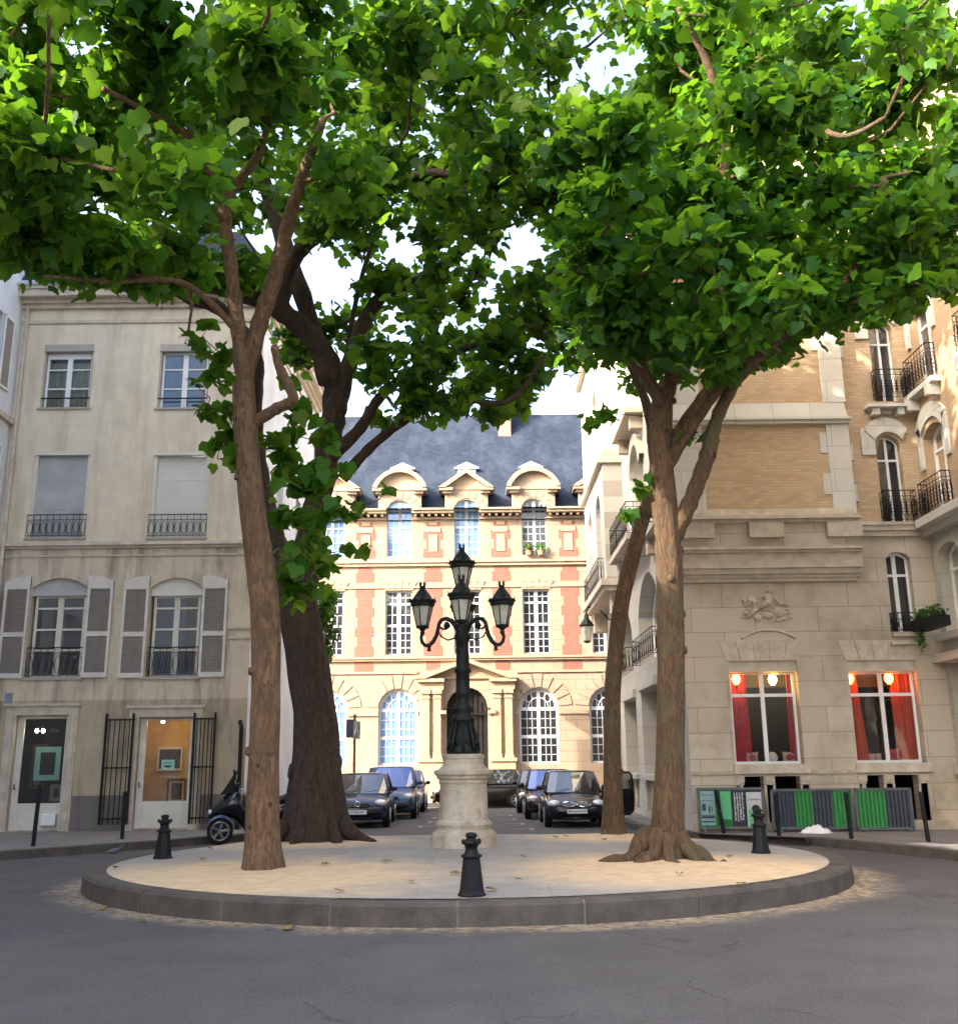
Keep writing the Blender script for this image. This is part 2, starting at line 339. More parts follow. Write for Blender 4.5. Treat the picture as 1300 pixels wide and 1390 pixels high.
def _split(s, margin, name, mats, parent, smooth, label, bevel, sub, norm):
    """pieces that do not touch each other become parts of their own"""
    bb = []
    for v0, f0, nv, nf in s.pc:
        P = s.v[v0:v0+nv]; bb.append([min(p[k] for p in P)-margin for k in range(3)]+[max(p[k] for p in P)+margin for k in range(3)])
    par = list(range(len(bb)))
    def fd(i):
        while par[i] != i: par[i] = par[par[i]]; i = par[i]
        return i
    for i in range(len(bb)):
        for j in range(i):
            if all(bb[i][k] <= bb[j][k+3] and bb[j][k] <= bb[i][k+3] for k in range(3)): par[fd(i)] = fd(j)
    groups = {}
    for i in range(len(bb)): groups.setdefault(fd(i), []).append(i)
    o = None
    for g in groups.values():
        q = MB()
        for i in g:
            v0, f0, nv, nf = s.pc[i]; n = len(q.v); q.v += s.v[v0:v0+nv]; q.f += [tuple(a-v0+n for a in f) for f in s.f[f0:f0+nf]]; q.m += s.m[f0:f0+nf]
        o = q.build(name, mats, parent, smooth, None, label, None, None, None, bevel, sub, norm)
    return o
MB.split = _split
SPLIT = {k: .003 for k in ('lintel', 'basement_pier', 'basement_baluster', 'window_sill', 'door_surround', 'plinth', 'stone_panel', 'brick_panel', 'window_hood', 'balcony_slab', 'wing_stonework', 'pale_stonework', 'wiper', 'seat', 'string_course', 'cornice', 'portal_side', 'main_cornice', 'oriel_cornice', 'rear_block')}
SPLIT['voussoirs'] = .09; SPLIT['wing_stonework'] = .02
def arch_pts(a, b, d, rise, n=12):
    h = (b-a)/2; R = (h*h+rise*rise)/(2*rise); cx = (a+b)/2; out = []
    ang = math.asin(min(1, h/R)); ang = PI-ang if rise > h+1e-6 else ang
    for i in range(n+1):
        q = -ang+2*ang*i/n; out.append((cx+R*math.sin(q), d-R+R*math.cos(q)))
    return out
def wall(mb, a0, a1, b0, b1, ops=(), w=0, depth=.25, m=0, mr=None):
    """wall sheet with openings (a,b,c,d[,rise]) and real reveals"""
    mr = m if mr is None else mr
    us = sorted({a0, a1, *[o[0] for o in ops], *[o[1] for o in ops]}); vs = sorted({b0, b1, *[o[2] for o in ops], *[o[3] for o in ops]})
    for i in range(len(us)-1):
        for j in range(len(vs)-1):
            cu = (us[i]+us[i+1])/2; cv = (vs[j]+vs[j+1])/2
            if any(o[0] < cu < o[1] and o[2] < cv < o[3] for o in ops): continue
            mb.quad((us[i], vs[j], w), (us[i+1], vs[j], w), (us[i+1], vs[j+1], w), (us[i], vs[j+1], w), m=m)
    for o in ops:
        a, b, c, d = o[:4]; r = o[4] if len(o) > 4 else 0; zs = d-r
        mb.quad((a, c, w), (a, zs, w), (a, zs, w-depth), (a, c, w-depth), m=mr); mb.quad((b, c, w), (b, zs, w), (b, zs, w-depth), (b, c, w-depth), m=mr)
        mb.quad((a, c, w), (b, c, w), (b, c, w-depth), (a, c, w-depth), m=mr)
        if not r: mb.quad((a, d, w), (b, d, w), (b, d, w-depth), (a, d, w-depth), m=mr)
        else:
            P = arch_pts(a, b, d, r)
            for (x0, z0), (x1, z1) in zip(P, P[1:]):
                mb.quad((x0, z0, w), (x1, z1, w), (x1, d, w), (x0, d, w), m=m)
                mb.quad((x0, z0, w), (x1, z1, w), (x1, z1, w-depth), (x0, z0, w-depth), m=mr)
def outline(a, b, c, d, r=0):
    return [(a, c), (b, c), (b, d), (a, d)] if not r else [(a, c), (b, c)]+list(reversed(arch_pts(a, b, d, r)))
def window(fr, parent, a, b, c, d, rise=0, w=-.15, t=.06, fm='white_paint', gm='pane_dark', mull=((.5, .08),), trans=(), munt_v=(), munt_h=(), name='window', th=.05, glass_split=None):
    """one window: frame with mullions as the part, its glass as sub-part"""
    m = MB(fr); w0, w1 = w-th, w
    if rise:
        P = arch_pts(a, b, d, rise); Q = arch_pts(a+t, b-t, d-t, max(rise-t, .02))
        for i in range(len(P)-1):
            for ww in (w0, w1): m.quad((*P[i], ww), (*P[i+1], ww), (*Q[i+1], ww), (*Q[i], ww))
            m.quad((*Q[i], w0), (*Q[i+1], w0), (*Q[i+1], w1), (*Q[i], w1))
        m.box(a, a+t, c, d-rise, w0, w1); m.box(b-t, b, c, d-rise, w0, w1)
    else:
        m.box(a, a+t, c, d, w0, w1); m.box(b-t, b, c, d, w0, w1); m.box(a+t, b-t, d-t, d, w0, w1)
    m.box(a+t, b-t, c, c+t, w0, w1)
    def ztop(x):
        if not rise: return d-t
        h = (b-a)/2; R = (h*h+rise*rise)/(2*rise); q = abs(x-(a+b)/2); return d-R+math.sqrt(max(R*R-q*q, 0))-t*.5
    for f, k in mull:
        x = a+(b-a)*f; m.box(x-k/2, x+k/2, c+t, ztop(x), w0-.002, w1+.004)
    for f, k in trans:
        z = c+(d-c)*f; m.box(a+t, b-t, z-k/2, z+k/2, w0-.003, w1+.007)
    for f in munt_v:
        x = a+(b-a)*f; m.box(x-.013, x+.013, c+t, ztop(x), w0+.012, w1-.008)
    for f in munt_h:
        z = c+(d-c)*f; m.box(a+t, b-t, z-.013, z+.013, w0+.013, w1-.007)
    o = m.build(name, fm, parent)
    g = MB(fr); g.add([(x, z, w-th*.6) for x, z in outline(a+.01, b-.01, c+.01, d-.01, max(rise-.01, 0))], [tuple(range(len(outline(a, b, c, d, rise))))]); g.build('pane', gm, o)
    return o
def txt(body, size, loc, rot, mat, parent=None, name='lettering', ext=.002, align='CENTER'):
    cu = bpy.data.curves.new(name, 'FONT'); cu.body = body; cu.size = size; cu.extrude = ext; cu.align_x = align; cu.align_y = 'CENTER'; cu.resolution_u = 3
    tmp = bpy.data.objects.new(name+'_tmp', cu); COL.objects.link(tmp)
    dg = bpy.context.evaluated_depsgraph_get(); me = bpy.data.meshes.new_from_object(tmp.evaluated_get(dg))
    bpy.data.objects.remove(tmp); me.materials.clear(); me.materials.append(M[mat])
    o = bpy.data.objects.new(name, me); COL.objects.link(o)
    o.rotation_euler = rot
    if parent: o.parent = parent; o.location = Vector(loc)-top(parent).location
    else: o.location = loc
    return o
def copy_tree(o, parent=None):
    c = o.copy(); COL.objects.link(c); c.parent = parent
    for ch in list(o.children): copy_tree(ch, c)
    return c
def railing(fr, parent, a, b, c, d, w, n, name='railing', style=0, proj=0, mat='black_iron'):
    m = MB(fr)
    def line(p, q, r=.012): m.tube([p, q], r, 5)
    segs = [((a, w), (b, w))]
    if proj: segs = [((a, w), (a, w+proj)), ((a, w+proj), (b, w+proj)), ((b, w+proj), (b, w))]
    for (x0, y0), (x1, y1) in segs:
        for z in (c+.03, d-.14, d): line((x0, z, y0), (x1, z, y1), .014 if z == d else .009)
        L = math.hypot(x1-x0, y1-y0); k = max(2, int(round(n*L/(b-a))))
        for i in range(k+1):
            f = i/k; x = x0+(x1-x0)*f; y = y0+(y1-y0)*f; line((x, c, y), (x, d, y), .008)
            if i < k and style:
                h = (d-.14-c-.03); g = .5/k
                P = []
                for q in range(11):
                    an = 2*PI*q/10; P.append((x+(x1-x0)*(g+g*.8*math.cos(an)), c+.03+h*(.5+.42*math.sin(an)), y+(y1-y0)*(g+g*.8*math.cos(an))))
                m.tube(P, .008, 4)
                if style > 1:
                    P = []
                    for q in range(9):
                        an = 2.6*PI*q/8; rr = (1-q/10)*h*.2; P.append((x+(x1-x0)*g+rr*math.cos(an)*(x1-x0)/L, c+h*.35+rr*math.sin(an), y+(y1-y0)*g+rr*math.cos(an)*(y1-y0)/L+.01))
                    m.tube(P, .007, 4)
                    P = [(p[0], 2*(c+h*.5)-p[1]+.02, p[2]) for p in P]; m.tube(P, .007, 4)
    return m.build(name, mat, parent)
# ------------------------------------------------------------ ground
def poly_sheet(name, pts, z, mat, kind='structure', kerb=None, loc=None):
    m = MB(); m.add([(x, y, z) for x, y in pts], [tuple(range(len(pts)))])
    if kerb: m.add([(x, y, z) for x, y in pts]+[(x, y, -.05) for x, y in pts], [(i, (i+1) % len(pts), len(pts)+(i+1) % len(pts), len(pts)+i) for i in range(len(pts))])
    return m.build(name, mat, kind=kind)
m = MB(); m.quad((-400, -300, 0), (400, -300, 0), (400, 500, 0), (-400, 500, 0)); m.build('road', 'asphalt', kind='structure')
IC = (-.22, 17.6); IR = 5.65
# island: slightly domed top, separate granite kerb stones
m = MB(); n = 96; rings = [0, 1.2, 2.4, 3.4, 4.2, 4.8, IR-.3]
for r in rings:
    for k in range(n):
        a = 2*PI*k/n; x = IC[0]+r*math.cos(a); y = IC[1]+r*math.sin(a); z = .245+.03*(1-(r/IR)**2)
        for (tx, ty), (hh, rr) in zip(TREES_AT, ((.05, .8), (.09, 1.0), (.07, 1.5), (.05, .8))): z += hh*math.exp(-((x-tx)**2+(y-ty)**2)/rr**2)
        m.v.append(Vector((x, y, z)))
m.f = [(i*n+k, i*n+(k+1) % n, (i+1)*n+(k+1) % n, (i+1)*n+k) for i in range(len(rings)-1) for k in range(n)]; m.m = [0]*len(m.f)
m.build('pavement', 'island_paving', kind='structure', smooth=True)
m = MB(); ns = 26; rnd = random.Random(3); prof = [(IR-.3, .02), (IR-.3, .243), (IR-.035, .243), (IR, .205), (IR+.012, -.03)]
a0 = .11
for s_ in range(ns):
    A0 = a0+2*PI*s_/ns+.002; A1 = a0+2*PI*(s_+1)/ns-.002; dr = rnd.uniform(-.012, .012); dz = rnd.uniform(-.006, .006); pts = []
    for q in range(5):
        a = A0+(A1-A0)*q/4
        for r, z in prof: pts.append((IC[0]+(r+dr)*math.cos(a), IC[1]+(r+dr)*math.sin(a), z+dz))
    F = [(i*5+j, i*5+j+1, (i+1)*5+j+1, (i+1)*5+j) for i in range(4) for j in range(4)]+[(0, 1, 2, 3, 4), (20, 21, 22, 23, 24)]
    m.add(pts, F)
m.build('kerb', 'granite_kerb', kind='structure')
m = MB()
for s_ in range(ns):
    A = a0+2*PI*s_/ns; P = []
    for a in (A-.0035, A+.0035):
        for r, z in ((IR-.28, .236), (IR-.04, .238), (IR-.004, .2), (IR+.004, -.02)): P.append((IC[0]+r*math.cos(a), IC[1]+r*math.sin(a), z))
    m.add(P, [(0, 1, 5, 4), (1, 2, 6, 5), (2, 3, 7, 6)])
m.build('kerb_joints', 'kerb_mortar', kind='structure')
# sidewalks with granite kerbs
def sidewalk(name, kerbline, back, mat='sidewalk_grey', h=.15):
    m = MB(); P = kerbline+back; m.add([(x, y, h) for x, y in P], [tuple(range(len(P)))]); m.build(name, mat, kind='structure')
    k = MB()
    for (x0, y0), (x1, y1) in zip(kerbline, kerbline[1:]):
        L = math.hypot(x1-x0, y1-y0); nn = max(1, round(L/1.0)); ux, uy = (x1-x0)/L, (y1-y0)/L
        cx = sum(p[0] for p in back)/len(back); cy = sum(p[1] for p in back)/len(back)
        nx, ny = -uy, ux
        if (cx-x0)*nx+(cy-y0)*ny < 0: nx, ny = -nx, -ny
        for i in range(nn):
            s0 = L*i/nn+.004; s1 = L*(i+1)/nn-.004; dz = rnd.uniform(0, .006)
            q = [(x0+ux*s0, y0+uy*s0), (x0+ux*s1, y0+uy*s1)]
            A, B = q; C_, D = (B[0]+nx*.25, B[1]+ny*.25), (A[0]+nx*.25, A[1]+ny*.25); e = .02
            pts = [(*A, -.05), (*B, -.05), (A[0], A[1], h-e), (B[0], B[1], h-e), (A[0]+nx*e, A[1]+ny*e, h+.006+dz), (B[0]+nx*e, B[1]+ny*e, h+.006+dz), (*C_, h+.005+dz), (*D, h+.005+dz)]
            k.add(pts, [(0, 1, 3, 2), (2, 3, 5, 4), (4, 5, 6, 7), (0, 2, 4, 7), (1, 3, 5, 6)])
    k.build('kerb', 'granite_kerb', kind='structure')
KL = [(-10.6, -8), (-10.6, 10), (-10.2, 16.5), (-9.3, 20.6), (-7.9, 22.2), (-6.6, 23.8), (-5.2, 25.9), (-4.25, 27.6), (-4.15, 37.2)]
sidewalk('sidewalk', KL, [(-5.95, 37.2), (-12.65, 37.2), (-12.65, -8)])
KR = [(3.55, 39.5), (3.7, 28), (3.95, 26.2), (4.7, 24.0), (6.5, 22.4), (7.7, 19.2), (8.6, 15.5), (8.9, 10), (8.9, -8)]
sidewalk('sidewalk', KR, [(10.9, -8), (10.9, 25.2), (4.9, 39.5)])
sidewalk('sidewalk', [(-20, 43.9), (20, 43.9)], [(20, 46.2), (-20, 46.2)], 'sidewalk_light')
m = MB(); rnd = random.Random(5)
for i, (x, y) in enumerate([(-1.75, 30.6), (-1.6, 33.0), (-1.55, 35.4), (-1.5, 37.8), (1.3, 28.9), (1.15, 31.4), (1.0, 33.9), (.95, 36.6)]):
    s = 1 if x > 0 else -1
    m.box(x, x+.55*s, y, y+.1, .004, .0045); m.box(x, x+.1*s, y-.35, y, .004, .0045)
m.v = [Vector((p.x, p.y, .004)) for p in m.v]
m.f = [f for i, f in enumerate(m.f) if i % 6 == 0]; m.m = [0]*len(m.f)
# boxes were laid (a,b)=plan; keep one face of each
m2 = MB()
for i, (x, y) in enumerate([(-1.75, 30.6), (-1.6, 33.0), (-1.55, 35.4), (-1.5, 37.8), (1.3, 28.9), (1.15, 31.4), (1.0, 33.9), (.95, 36.6)]):
    s = 1 if x > 0 else -1
    m2.quad((x, y, .004), (x-.55*s, y, .004), (x-.55*s, y+.1, .004), (x, y+.1, .004)); m2.quad((x, y-.45, .004), (x-.1*s, y-.45, .004), (x-.1*s, y, .004), (x, y, .004))
m2.build('road_markings', 'road_paint', kind='structure')

# ------------------------------------------------------------ left house
YL = 27.5; fl = front(YL)
LH = thing('townhouse', 'cream plastered four storey house with grey shutters and two gallery doors, left of the trees', 'house', (-9.2, YL, 0))
x0, x1 = -12.64, -5.9
W1 = (-11.9, -10.55, 11.1, 12.93); W2 = (-8.72, -7.35, 11.06, 12.9); W3 = (-11.9, -10.4, 7.5, 9.86); W4 = (-8.7, -7.22, 7.47, 9.82)
W5 = (-11.62, -10.17, 3.88, 6.43, .26); W6 = (-8.54, -7.2, 3.86, 6.4, .26); D1 = (-11.7, -10.38, .17, 2.92); D2 = (-8.6, -7.24, .19, 2.84)
m = MB(fl); wall(m, x0, x1, .0, 3.3, [D1, D2], 0, .28); m.build('ground_floor_wall', 'lower_render', LH)
m = MB(fl); wall(m, x0, x1, 3.3, 7.3, [W5, W6], 0, .3); m.build('first_floor_wall', 'cream_plaster', LH)
m = MB(fl); wall(m, x0, x1, 7.3, 14.0, [W1, W2, W3, W4], 0, .22); m.build('upper_wall', 'upper_plaster', LH)
fs = facing_right(x1); m = MB(fs)
wall(m, 27.5, 36.8, 0, 14.0, [(30.2, 31.2, 8, 10), (33.4, 34.4, 8, 10), (30.2, 31.2, 4.4, 6.4), (33.4, 34.4, 4.4, 6.4)], 0, .2); m.build('side_wall', 'white_render', LH)
for a, c in ((30.2, 8), (33.4, 8), (30.2, 4.4), (33.4, 4.4)): window(fs, LH, a, a+1, c, c+2, trans=((.66, .05),))
m = MB(); m.box(x0, x0+.02, 27.52, 36.8, 0, 14); m.box(x0, x1-.2, 36.6, 36.8, 0, 14); m.build('rear_wall', 'white_render', LH)
m = MB(fl); m.box(x0, x1+.06, 7.2, 7.27, 0, .06); m.box(x0, x1+.1, 7.27, 7.36, 0, .12, tp=.02); m.box(x0, x1+.03, 6.98, 7.03, 0, .025); m.build('string_course', 'trim_stone', LH)
m = MB(fl)   # cornice profile with return along the street side
for z0, z1, w in ((13.55, 13.64, .05), (13.98, 14.1, .12), (14.1, 14.22, .22), (14.22, 14.42, .42), (14.42, 14.52, .48)):
    m.box(x0-.05, x1+w, z0, z1, .0 if z0 > 13.9 else .0, w); m.box(x1, x1+w, z0, z1, -9.6, -.001)
m.build('cornice', 'trim_stone', LH)
m = MB(); R0 = 14.54   # mansard
P = [(x0-.1, 27.05, R0), (x1+.5, 27.05, R0), (x1+.5, 37.1, R0), (x0-.1, 37.1, R0), (x0-.1, 28.6, 16.9), (x1-1.0, 28.6, 16.9), (x1-1.0, 35.6, 16.9), (x0-.1, 35.6, 16.9)]
m.add(P, [(0, 1, 5, 4), (1, 2, 6, 5), (2, 3, 7, 6), (3, 0, 4, 7), (4, 5, 6, 7), (0, 3, 2, 1)]); m.build('roof', 'slate', LH)
m = MB(fl); m.tube([(x0-.1, R0+.03, .5), (x1+.55, R0+.03, .5)], .07, 8); rf = m.build('gutter', 'zinc', LH)
m = MB(fl); m.box(-11.0, -10.0, 14.9, 15.15, -.1, .05, tp=.05); m.build('rooflight', 'zinc', LH)
m = MB(fl); m.tube([(-12.45, 14.0, .1), (-12.45, .2, .1)], .055, 10)
for z in (11.6, 9.4, 7.4, 4.8, 2.4): m.tube([(-12.45, z, .1), (-12.45, z+.12, .1)], .072, 10)
m.build('drainpipe', 'trim_stone', LH, smooth=False)
m = MB(fl)
for a, b in ((x0, -11.95), (-10.12, -8.85), (-6.95, x1)): m.box(a, b, .0, .98, 0, .025)
m.build('plinth', 'grey_plinth', LH)
m = MB(fl)   # stone door surrounds
for a, b, c, d in (D1, D2):
    for p0, p1 in ((a-.24, a), (b, b+.24)): m.box(p0, p1, .0, d+.02, 0, .06); m.box(p0+.05, p1-.05, .0, d+.02, .06, .09)
    m.box(a-.24, b+.24, d+.021, d+.24, 0, .065); m.box(a-.3, b+.3, d+.24, d+.31, 0, .11)
m.build('door_surround', 'trim_stone', LH)
m = MB(fl)
for a, b, c, d, *r in (W5, W6): m.box(a-.05, b+.05, c-.07, c, -.2, .05)
for a, b, c, d in (W1, W2, W3, W4): m.box(a-.06, b+.06, c-.05, c, -.2, .05)
m.build('window_sill', 'blind_box', LH)
for k, (a, b, c, d) in enumerate((W1, W2)):
    m = MB(fl); m.box(a, b, d-.2, d, -.12, .03); m.box(a, a+.05, c, d-.2, -.12, -.02); m.box(b-.05, b, c, d-.2, -.12, -.02); m.build('shutter_box', 'blind_box', LH)
    wn = window(fl, LH, a+.05, b-.05, c, d-.2, w=-.14, mull=((.5, .14),), trans=((.36, .035), (.7, .035), (.93, .12) if k == 0 else (.985, .03)), gm='pane_clear' if k == 0 else 'pane_sky')
    if k == 0:
        m = MB(fl)
        for i in range(26): xa = a+.1+i*(b-a-.2)/26; m.quad((xa, c+.05, -.24-.03*(i % 2)), (xa+(b-a-.2)/26, c+.05, -.24-.03*((i+1) % 2)), (xa+(b-a-.2)/26, d-.45, -.24-.03*((i+1) % 2)), (xa, d-.45, -.24-.03*(i % 2)))
        m.build('net_curtain', 'net_curtain', LH)
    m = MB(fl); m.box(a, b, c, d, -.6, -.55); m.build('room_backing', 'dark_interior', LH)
    m = MB(fl); m.tube([(a-.02, c+.28, -.02), (b+.02, c+.28, -.02)], .02, 6); m.build('guard_bar', 'black_iron', LH)
for k, (a, b, c, d) in enumerate((W3, W4)):
    m = MB(fl); m.box(a, b, d-.1, d, -.1, .02); m.box(a, a+.1, c, d-.1, -.14, -.03); m.box(b-.07, b, c, d-.1, -.14, -.03); m.build('blind_frame', 'ivory_paint', LH)
    m = MB(fl)
    hs = (d-.1-c)
    for i in range(40): z = c+hs*i/40; m.box(a+.1, b-.07, z, z+hs/40-.004, -.13, -.118 if i % 14 else -.11)
    m.build('roller_blind', 'grey_blind' if k == 0 else 'roller_blind', LH)
    railing(fl, LH, a-.03, b+.03, c+.03, c+.62, -.0, 9, style=1, name='window_guard')
def shutter(a, b, c, d, rise_side, w=.03, ang=0):
    """louvred shutter with an arched head, its slats as sub-part"""
    hd = .14; f = MB(fl); s = -1 if rise_side < 0 else 1
    A, B = a, b; zA, zB = (d-hd, d) if s > 0 else (d, d-hd)
    f.box(A, A+.07, c, zA-.03, w, w+.045); f.box(B-.07, B, c, zB-.03, w, w+.045)
    f.box(A+.07, B-.07, c, c+.12, w, w+.045); f.box(A+.07, B-.07, c+(d-c)*.40, c+(d-c)*.40+.12, w, w+.045)
    top_ = [(A, d-.34), (B, d-.34)]+[(B+(A-B)*i/6, (zB+(zA-zB)*i/6)+.05*math.sin(PI*i/6)) for i in range(7)]
    f.prism(top_, w+.001, w+.046); o = f.build('shutter', 'shutter_frame', LH)
    g = MB(fl); z = c+.12
    while z < d-.36:
        if not (c+(d-c)*.40-.03 < z < c+(d-c)*.40+.11): g.quad((A+.07, z, w+.035), (B-.07, z, w+.035), (B-.07, z+.055, w-.004), (A+.07, z+.055, w-.004))
        z += .06
    g.build('louvres', 'shutter_slat', o)
for (a, b, c, d, r), kk in ((W5, 0), (W6, 1)):
    shutter(a-.68, a-.02, c-.02, d+.04, 1, ang=.1); shutter(b+.02, b+.68, c-.02, d+.04, -1)
    m = MB(fl); m.add([(x, z, -.1) for x, z in outline(a+.001, b-.001, d-.42, d, r)], [tuple(range(len(outline(a, b, d-.4, d, r))))]); m.box(a, b, d-.46, d-.42, -.14, -.05); m.build('arch_panel', 'roller_blind' if kk else 'grey_blind', LH)
    window(fl, LH, a+.07, b-.06, c, d-.44, w=-.16, mull=((.5, .15),), trans=((.33, .05), (.58, .05), (.84, .05)), fm='ivory_paint', gm='pane_upper', t=.07)
    railing(fl, LH, a, b, c+.02, c+.75, -.04, 8, style=1, name='window_guard')
# gallery doors
for (a, b, c, d), kk in ((D1, 0), (D2, 1)):
    m = MB(fl); m.box(a, a+.16, c, d-.06, -.2, -.14); m.box(b-.1, b, c, d-.06, -.2, -.14); m.box(a, b, d-.06, d, -.2, -.13); m.box(a+.16, b-.1, c, c+.64, -.2, -.15); m.box(a+.22, b-.16, c+.08, c+.56, -.15, -.14)
    dr = m.build('gallery_door', 'ivory_paint', LH)
    m = MB(fl); m.quad((a+.14, c+.62, -.18), (b-.09, c+.62, -.18), (b-.09, d-.05, -.18), (a+.14, d-.05, -.18)); m.build('pane', 'pane_clear' if kk else 'door_glass', dr)
    m = MB(fl); m.tube([(a+.08, c+.98, -.14), (a+.08, c+.98, -.06), (a+.08, c+1.1, -.06)], .014, 6); m.build('handle', 'black_iron', dr)
    m = MB(fl); D_ = -1.9 if kk else -1.2; wm = 0 if kk else 1
    m.quad((a-.5, 0, D_), (b+.5, 0, D_), (b+.5, 3.1, D_), (a-.5, 3.1, D_), m=wm); m.quad((a-.5, 0, -.3), (a-.5, 0, D_), (a-.5, 3.1, D_), (a-.5, 3.1, -.3), m=wm); m.quad((b+.5, 0, -.3), (b+.5, 0, D_), (b+.5, 3.1, D_), (b+.5, 3.1, -.3), m=wm); m.quad((a-.5, 3.1, -.3), (b+.5, 3.1, -.3), (b+.5, 3.1, D_), (a-.5, 3.1, D_), m=1); m.quad((a-.5, .1, -.3), (b+.5, .1, -.3), (b+.5, .1, D_), (a-.5, .1, D_), m=1)
    m.build('gallery_room', ['gallery_wall', 'dark_interior'], LH, norm=False)
def picture(name, xa, xb, za, zb, w, frame, mount, img, label, cat='picture', group=None):
    t_ = thing(name, label, cat, (xa, YL-w, za), group)
    m = MB(fl); f = .05; m.box(xa, xb, za, za+f, w-.03, w); m.box(xa, xb, zb-f, zb, w-.03, w); m.box(xa, xa+f, za+f, zb-f, w-.03, w); m.box(xb-f, xb, za+f, zb-f, w-.03, w); m.build('frame', frame, t_)
    m = MB(fl); m.quad((xa+f, za+f, w-.02), (xb-f, za+f, w-.02), (xb-f, zb-f, w-.02), (xa+f, zb-f, w-.02)); m.build('mount', mount, t_)
    g = .13*(xb-xa); m = MB(fl); rr = random.Random(int(xa*50))
    m.quad((xa+f+g, za+f+g, w-.014), (xb-f-g, za+f+g, w-.014), (xb-f-g, zb-f-g, w-.014), (xa+f+g, zb-f-g, w-.014))
    m.build('print', img, t_); return t_
picture('framed_print', -11.27, -10.62, 1.35, 2.17, -.32, 'mint_card', 'mint_card', 'print_ink', 'black and white print in a mint green mount, hung in the left gallery door')
picture('framed_print', -11.5, -11.15, 1.15, 2.25, -.7, 'dark_frame', 'dark_interior', 'grey_picture', 'tall dark framed print behind the mint green one in the left gallery')
picture('photo_print', -10.85, -10.55, .85, 1.25, -.4, 'grey_picture', 'grey_picture', 'print_ink', 'small grey photograph leaning at the bottom right of the left gallery door')
picture('framed_painting', -8.62, -7.95, 1.55, 2.15, -1.8, 'ivory_paint', 'dark_frame', 'dark_frame', 'dark red painting in a pale frame on the ochre wall of the right gallery')
picture('framed_painting', -7.75, -7.15, 1.55, 2.15, -1.8, 'ivory_paint', 'print_ink', 'print_ink', 'dark green painting in a pale frame on the ochre wall of the right gallery')
picture('framed_painting', -8.3, -7.8, .7, 1.35, -1.75, 'dark_frame', 'gallery_wall', 'dark_frame', 'low brown picture standing under the dark red painting in the right gallery')
tt = picture('door_notice', -8.02, -7.7, 1.58, 1.82, -.165, 'mint_card', 'mint_card', 'mint_card', 'small mint green notice taped to the glass of the right gallery door', 'notice')
m = MB(fl); m.box(-7.93, -7.8, 1.64, 1.68, -.165, -.16); m.build('print_line', 'print_ink', tt)
for i, (x, z) in enumerate([(-7.25, 2.75), (-8.3, 2.8)]):
    t_ = thing('ceiling_spot', ['spotlight at the ceiling above the dark green painting', 'spotlight at the ceiling above the dark red painting'][i], 'lamp', (x, YL+1.0, z), 'spotlights in the galleries')
    m = MB(); m.lathe([(.05, 0), (.08, .12), (.03, .2)], (x, YL+1.0, z), 10); m.build('shade', 'black_iron', t_); m = MB(); m.ball((x, YL+1.0, z-.01), .045, 8); m.build('bulb', 'gallery_lamp', t_)
for i, x in enumerate((-11.28, -11.12)):
    t_ = thing('ceiling_spot', ['left one of the two bright spotlights in the left gallery door', 'right one of the two bright spotlights in the left gallery door'][i], 'lamp', (x, YL+.3, 2.6), 'spotlights in the galleries')
    m = MB(); m.lathe([(.04, .04), (.05, .1), (.02, .14)], (x, YL+.32, 2.56), 10); m.build('shade', 'black_iron', t_); m = MB(); m.ball((x, YL+.31, 2.57), .05, 8, sc=(1, 1, 1.2)); m.build('bulb', 'spot_lamp', t_)
txt('IVA', .14, (-10.78, YL+.175, 2.56), (PI/2, 0, 0), 'grey_picture', LH, 'window_lettering'); txt('art paper', .1, (-7.86, YL+.175, 1.42), (PI/2, 0, 0), 'trim_stone', LH, 'window_lettering')
m = MB(fl); m.box(-10.86, -10.5, .28, .56, -.14, .02); hb = m.build('meter_box', 'white_paint', None, loc=(-10.7, YL, .28), bevel=.02, label='small white utility box at the foot of the left gallery door', cat='utility box')
m = MB(fl); m.box(-12.04, -11.84, 3.15, 3.5, 0, .02); m.build('wall_plaque', 'enamel_blue', None, loc=(-11.9, YL, 3.1), label='small grey blue plaque on the plaster above the left gallery door', cat='plaque', bevel=.01)
def folding_gate(xa, xb, label, lean):
    t_ = thing('iron_gate', label, 'gate', ((xa+xb)/2, YL-.2, .15), 'folded iron gates beside the gallery door')
    m = MB(fl); m.box(xa, xa+.05, .3, 2.95, .12, .17); m.box(xb-.05, xb, .3, 2.95, .18, .23); m.build('gate_post', 'black_iron', t_)
    m = MB(fl)
    for i in range(5): x = xa+.05+(xb-xa-.1)*(i+.5)/5; m.tube([(x, .3, .15+.01*i), (x, 2.83, .15+.01*i)], .014, 6)
    m.build('bars', 'black_iron', t_)
    m = MB(fl)
    for z in (.42, 1.62, 2.78): m.box(xa, xb, z, z+.035, .14, .2)
    m.build('rails', 'black_iron', t_)
folding_gate(-9.4, -8.66, 'folded black iron gate left of the right gallery door', 0)
folding_gate(-7.2, -6.62, 'folded black iron gate right of the right gallery door, by the scooter', 0)
m = MB(fl); m.tube([(-6.0, .15, .12), (-6.0, 2.6, .12), (-6.05, 2.75, .1)], .05, 10); m.build('downpipe', 'black_iron', LH)
m = MB(fl); m.box(-6.5, x1, 5.05, 5.12, 0, .05); m.box(-6.5, x1, 4.8, 4.85, 0, .04); m.build('pipe_run', 'trim_stone', LH)
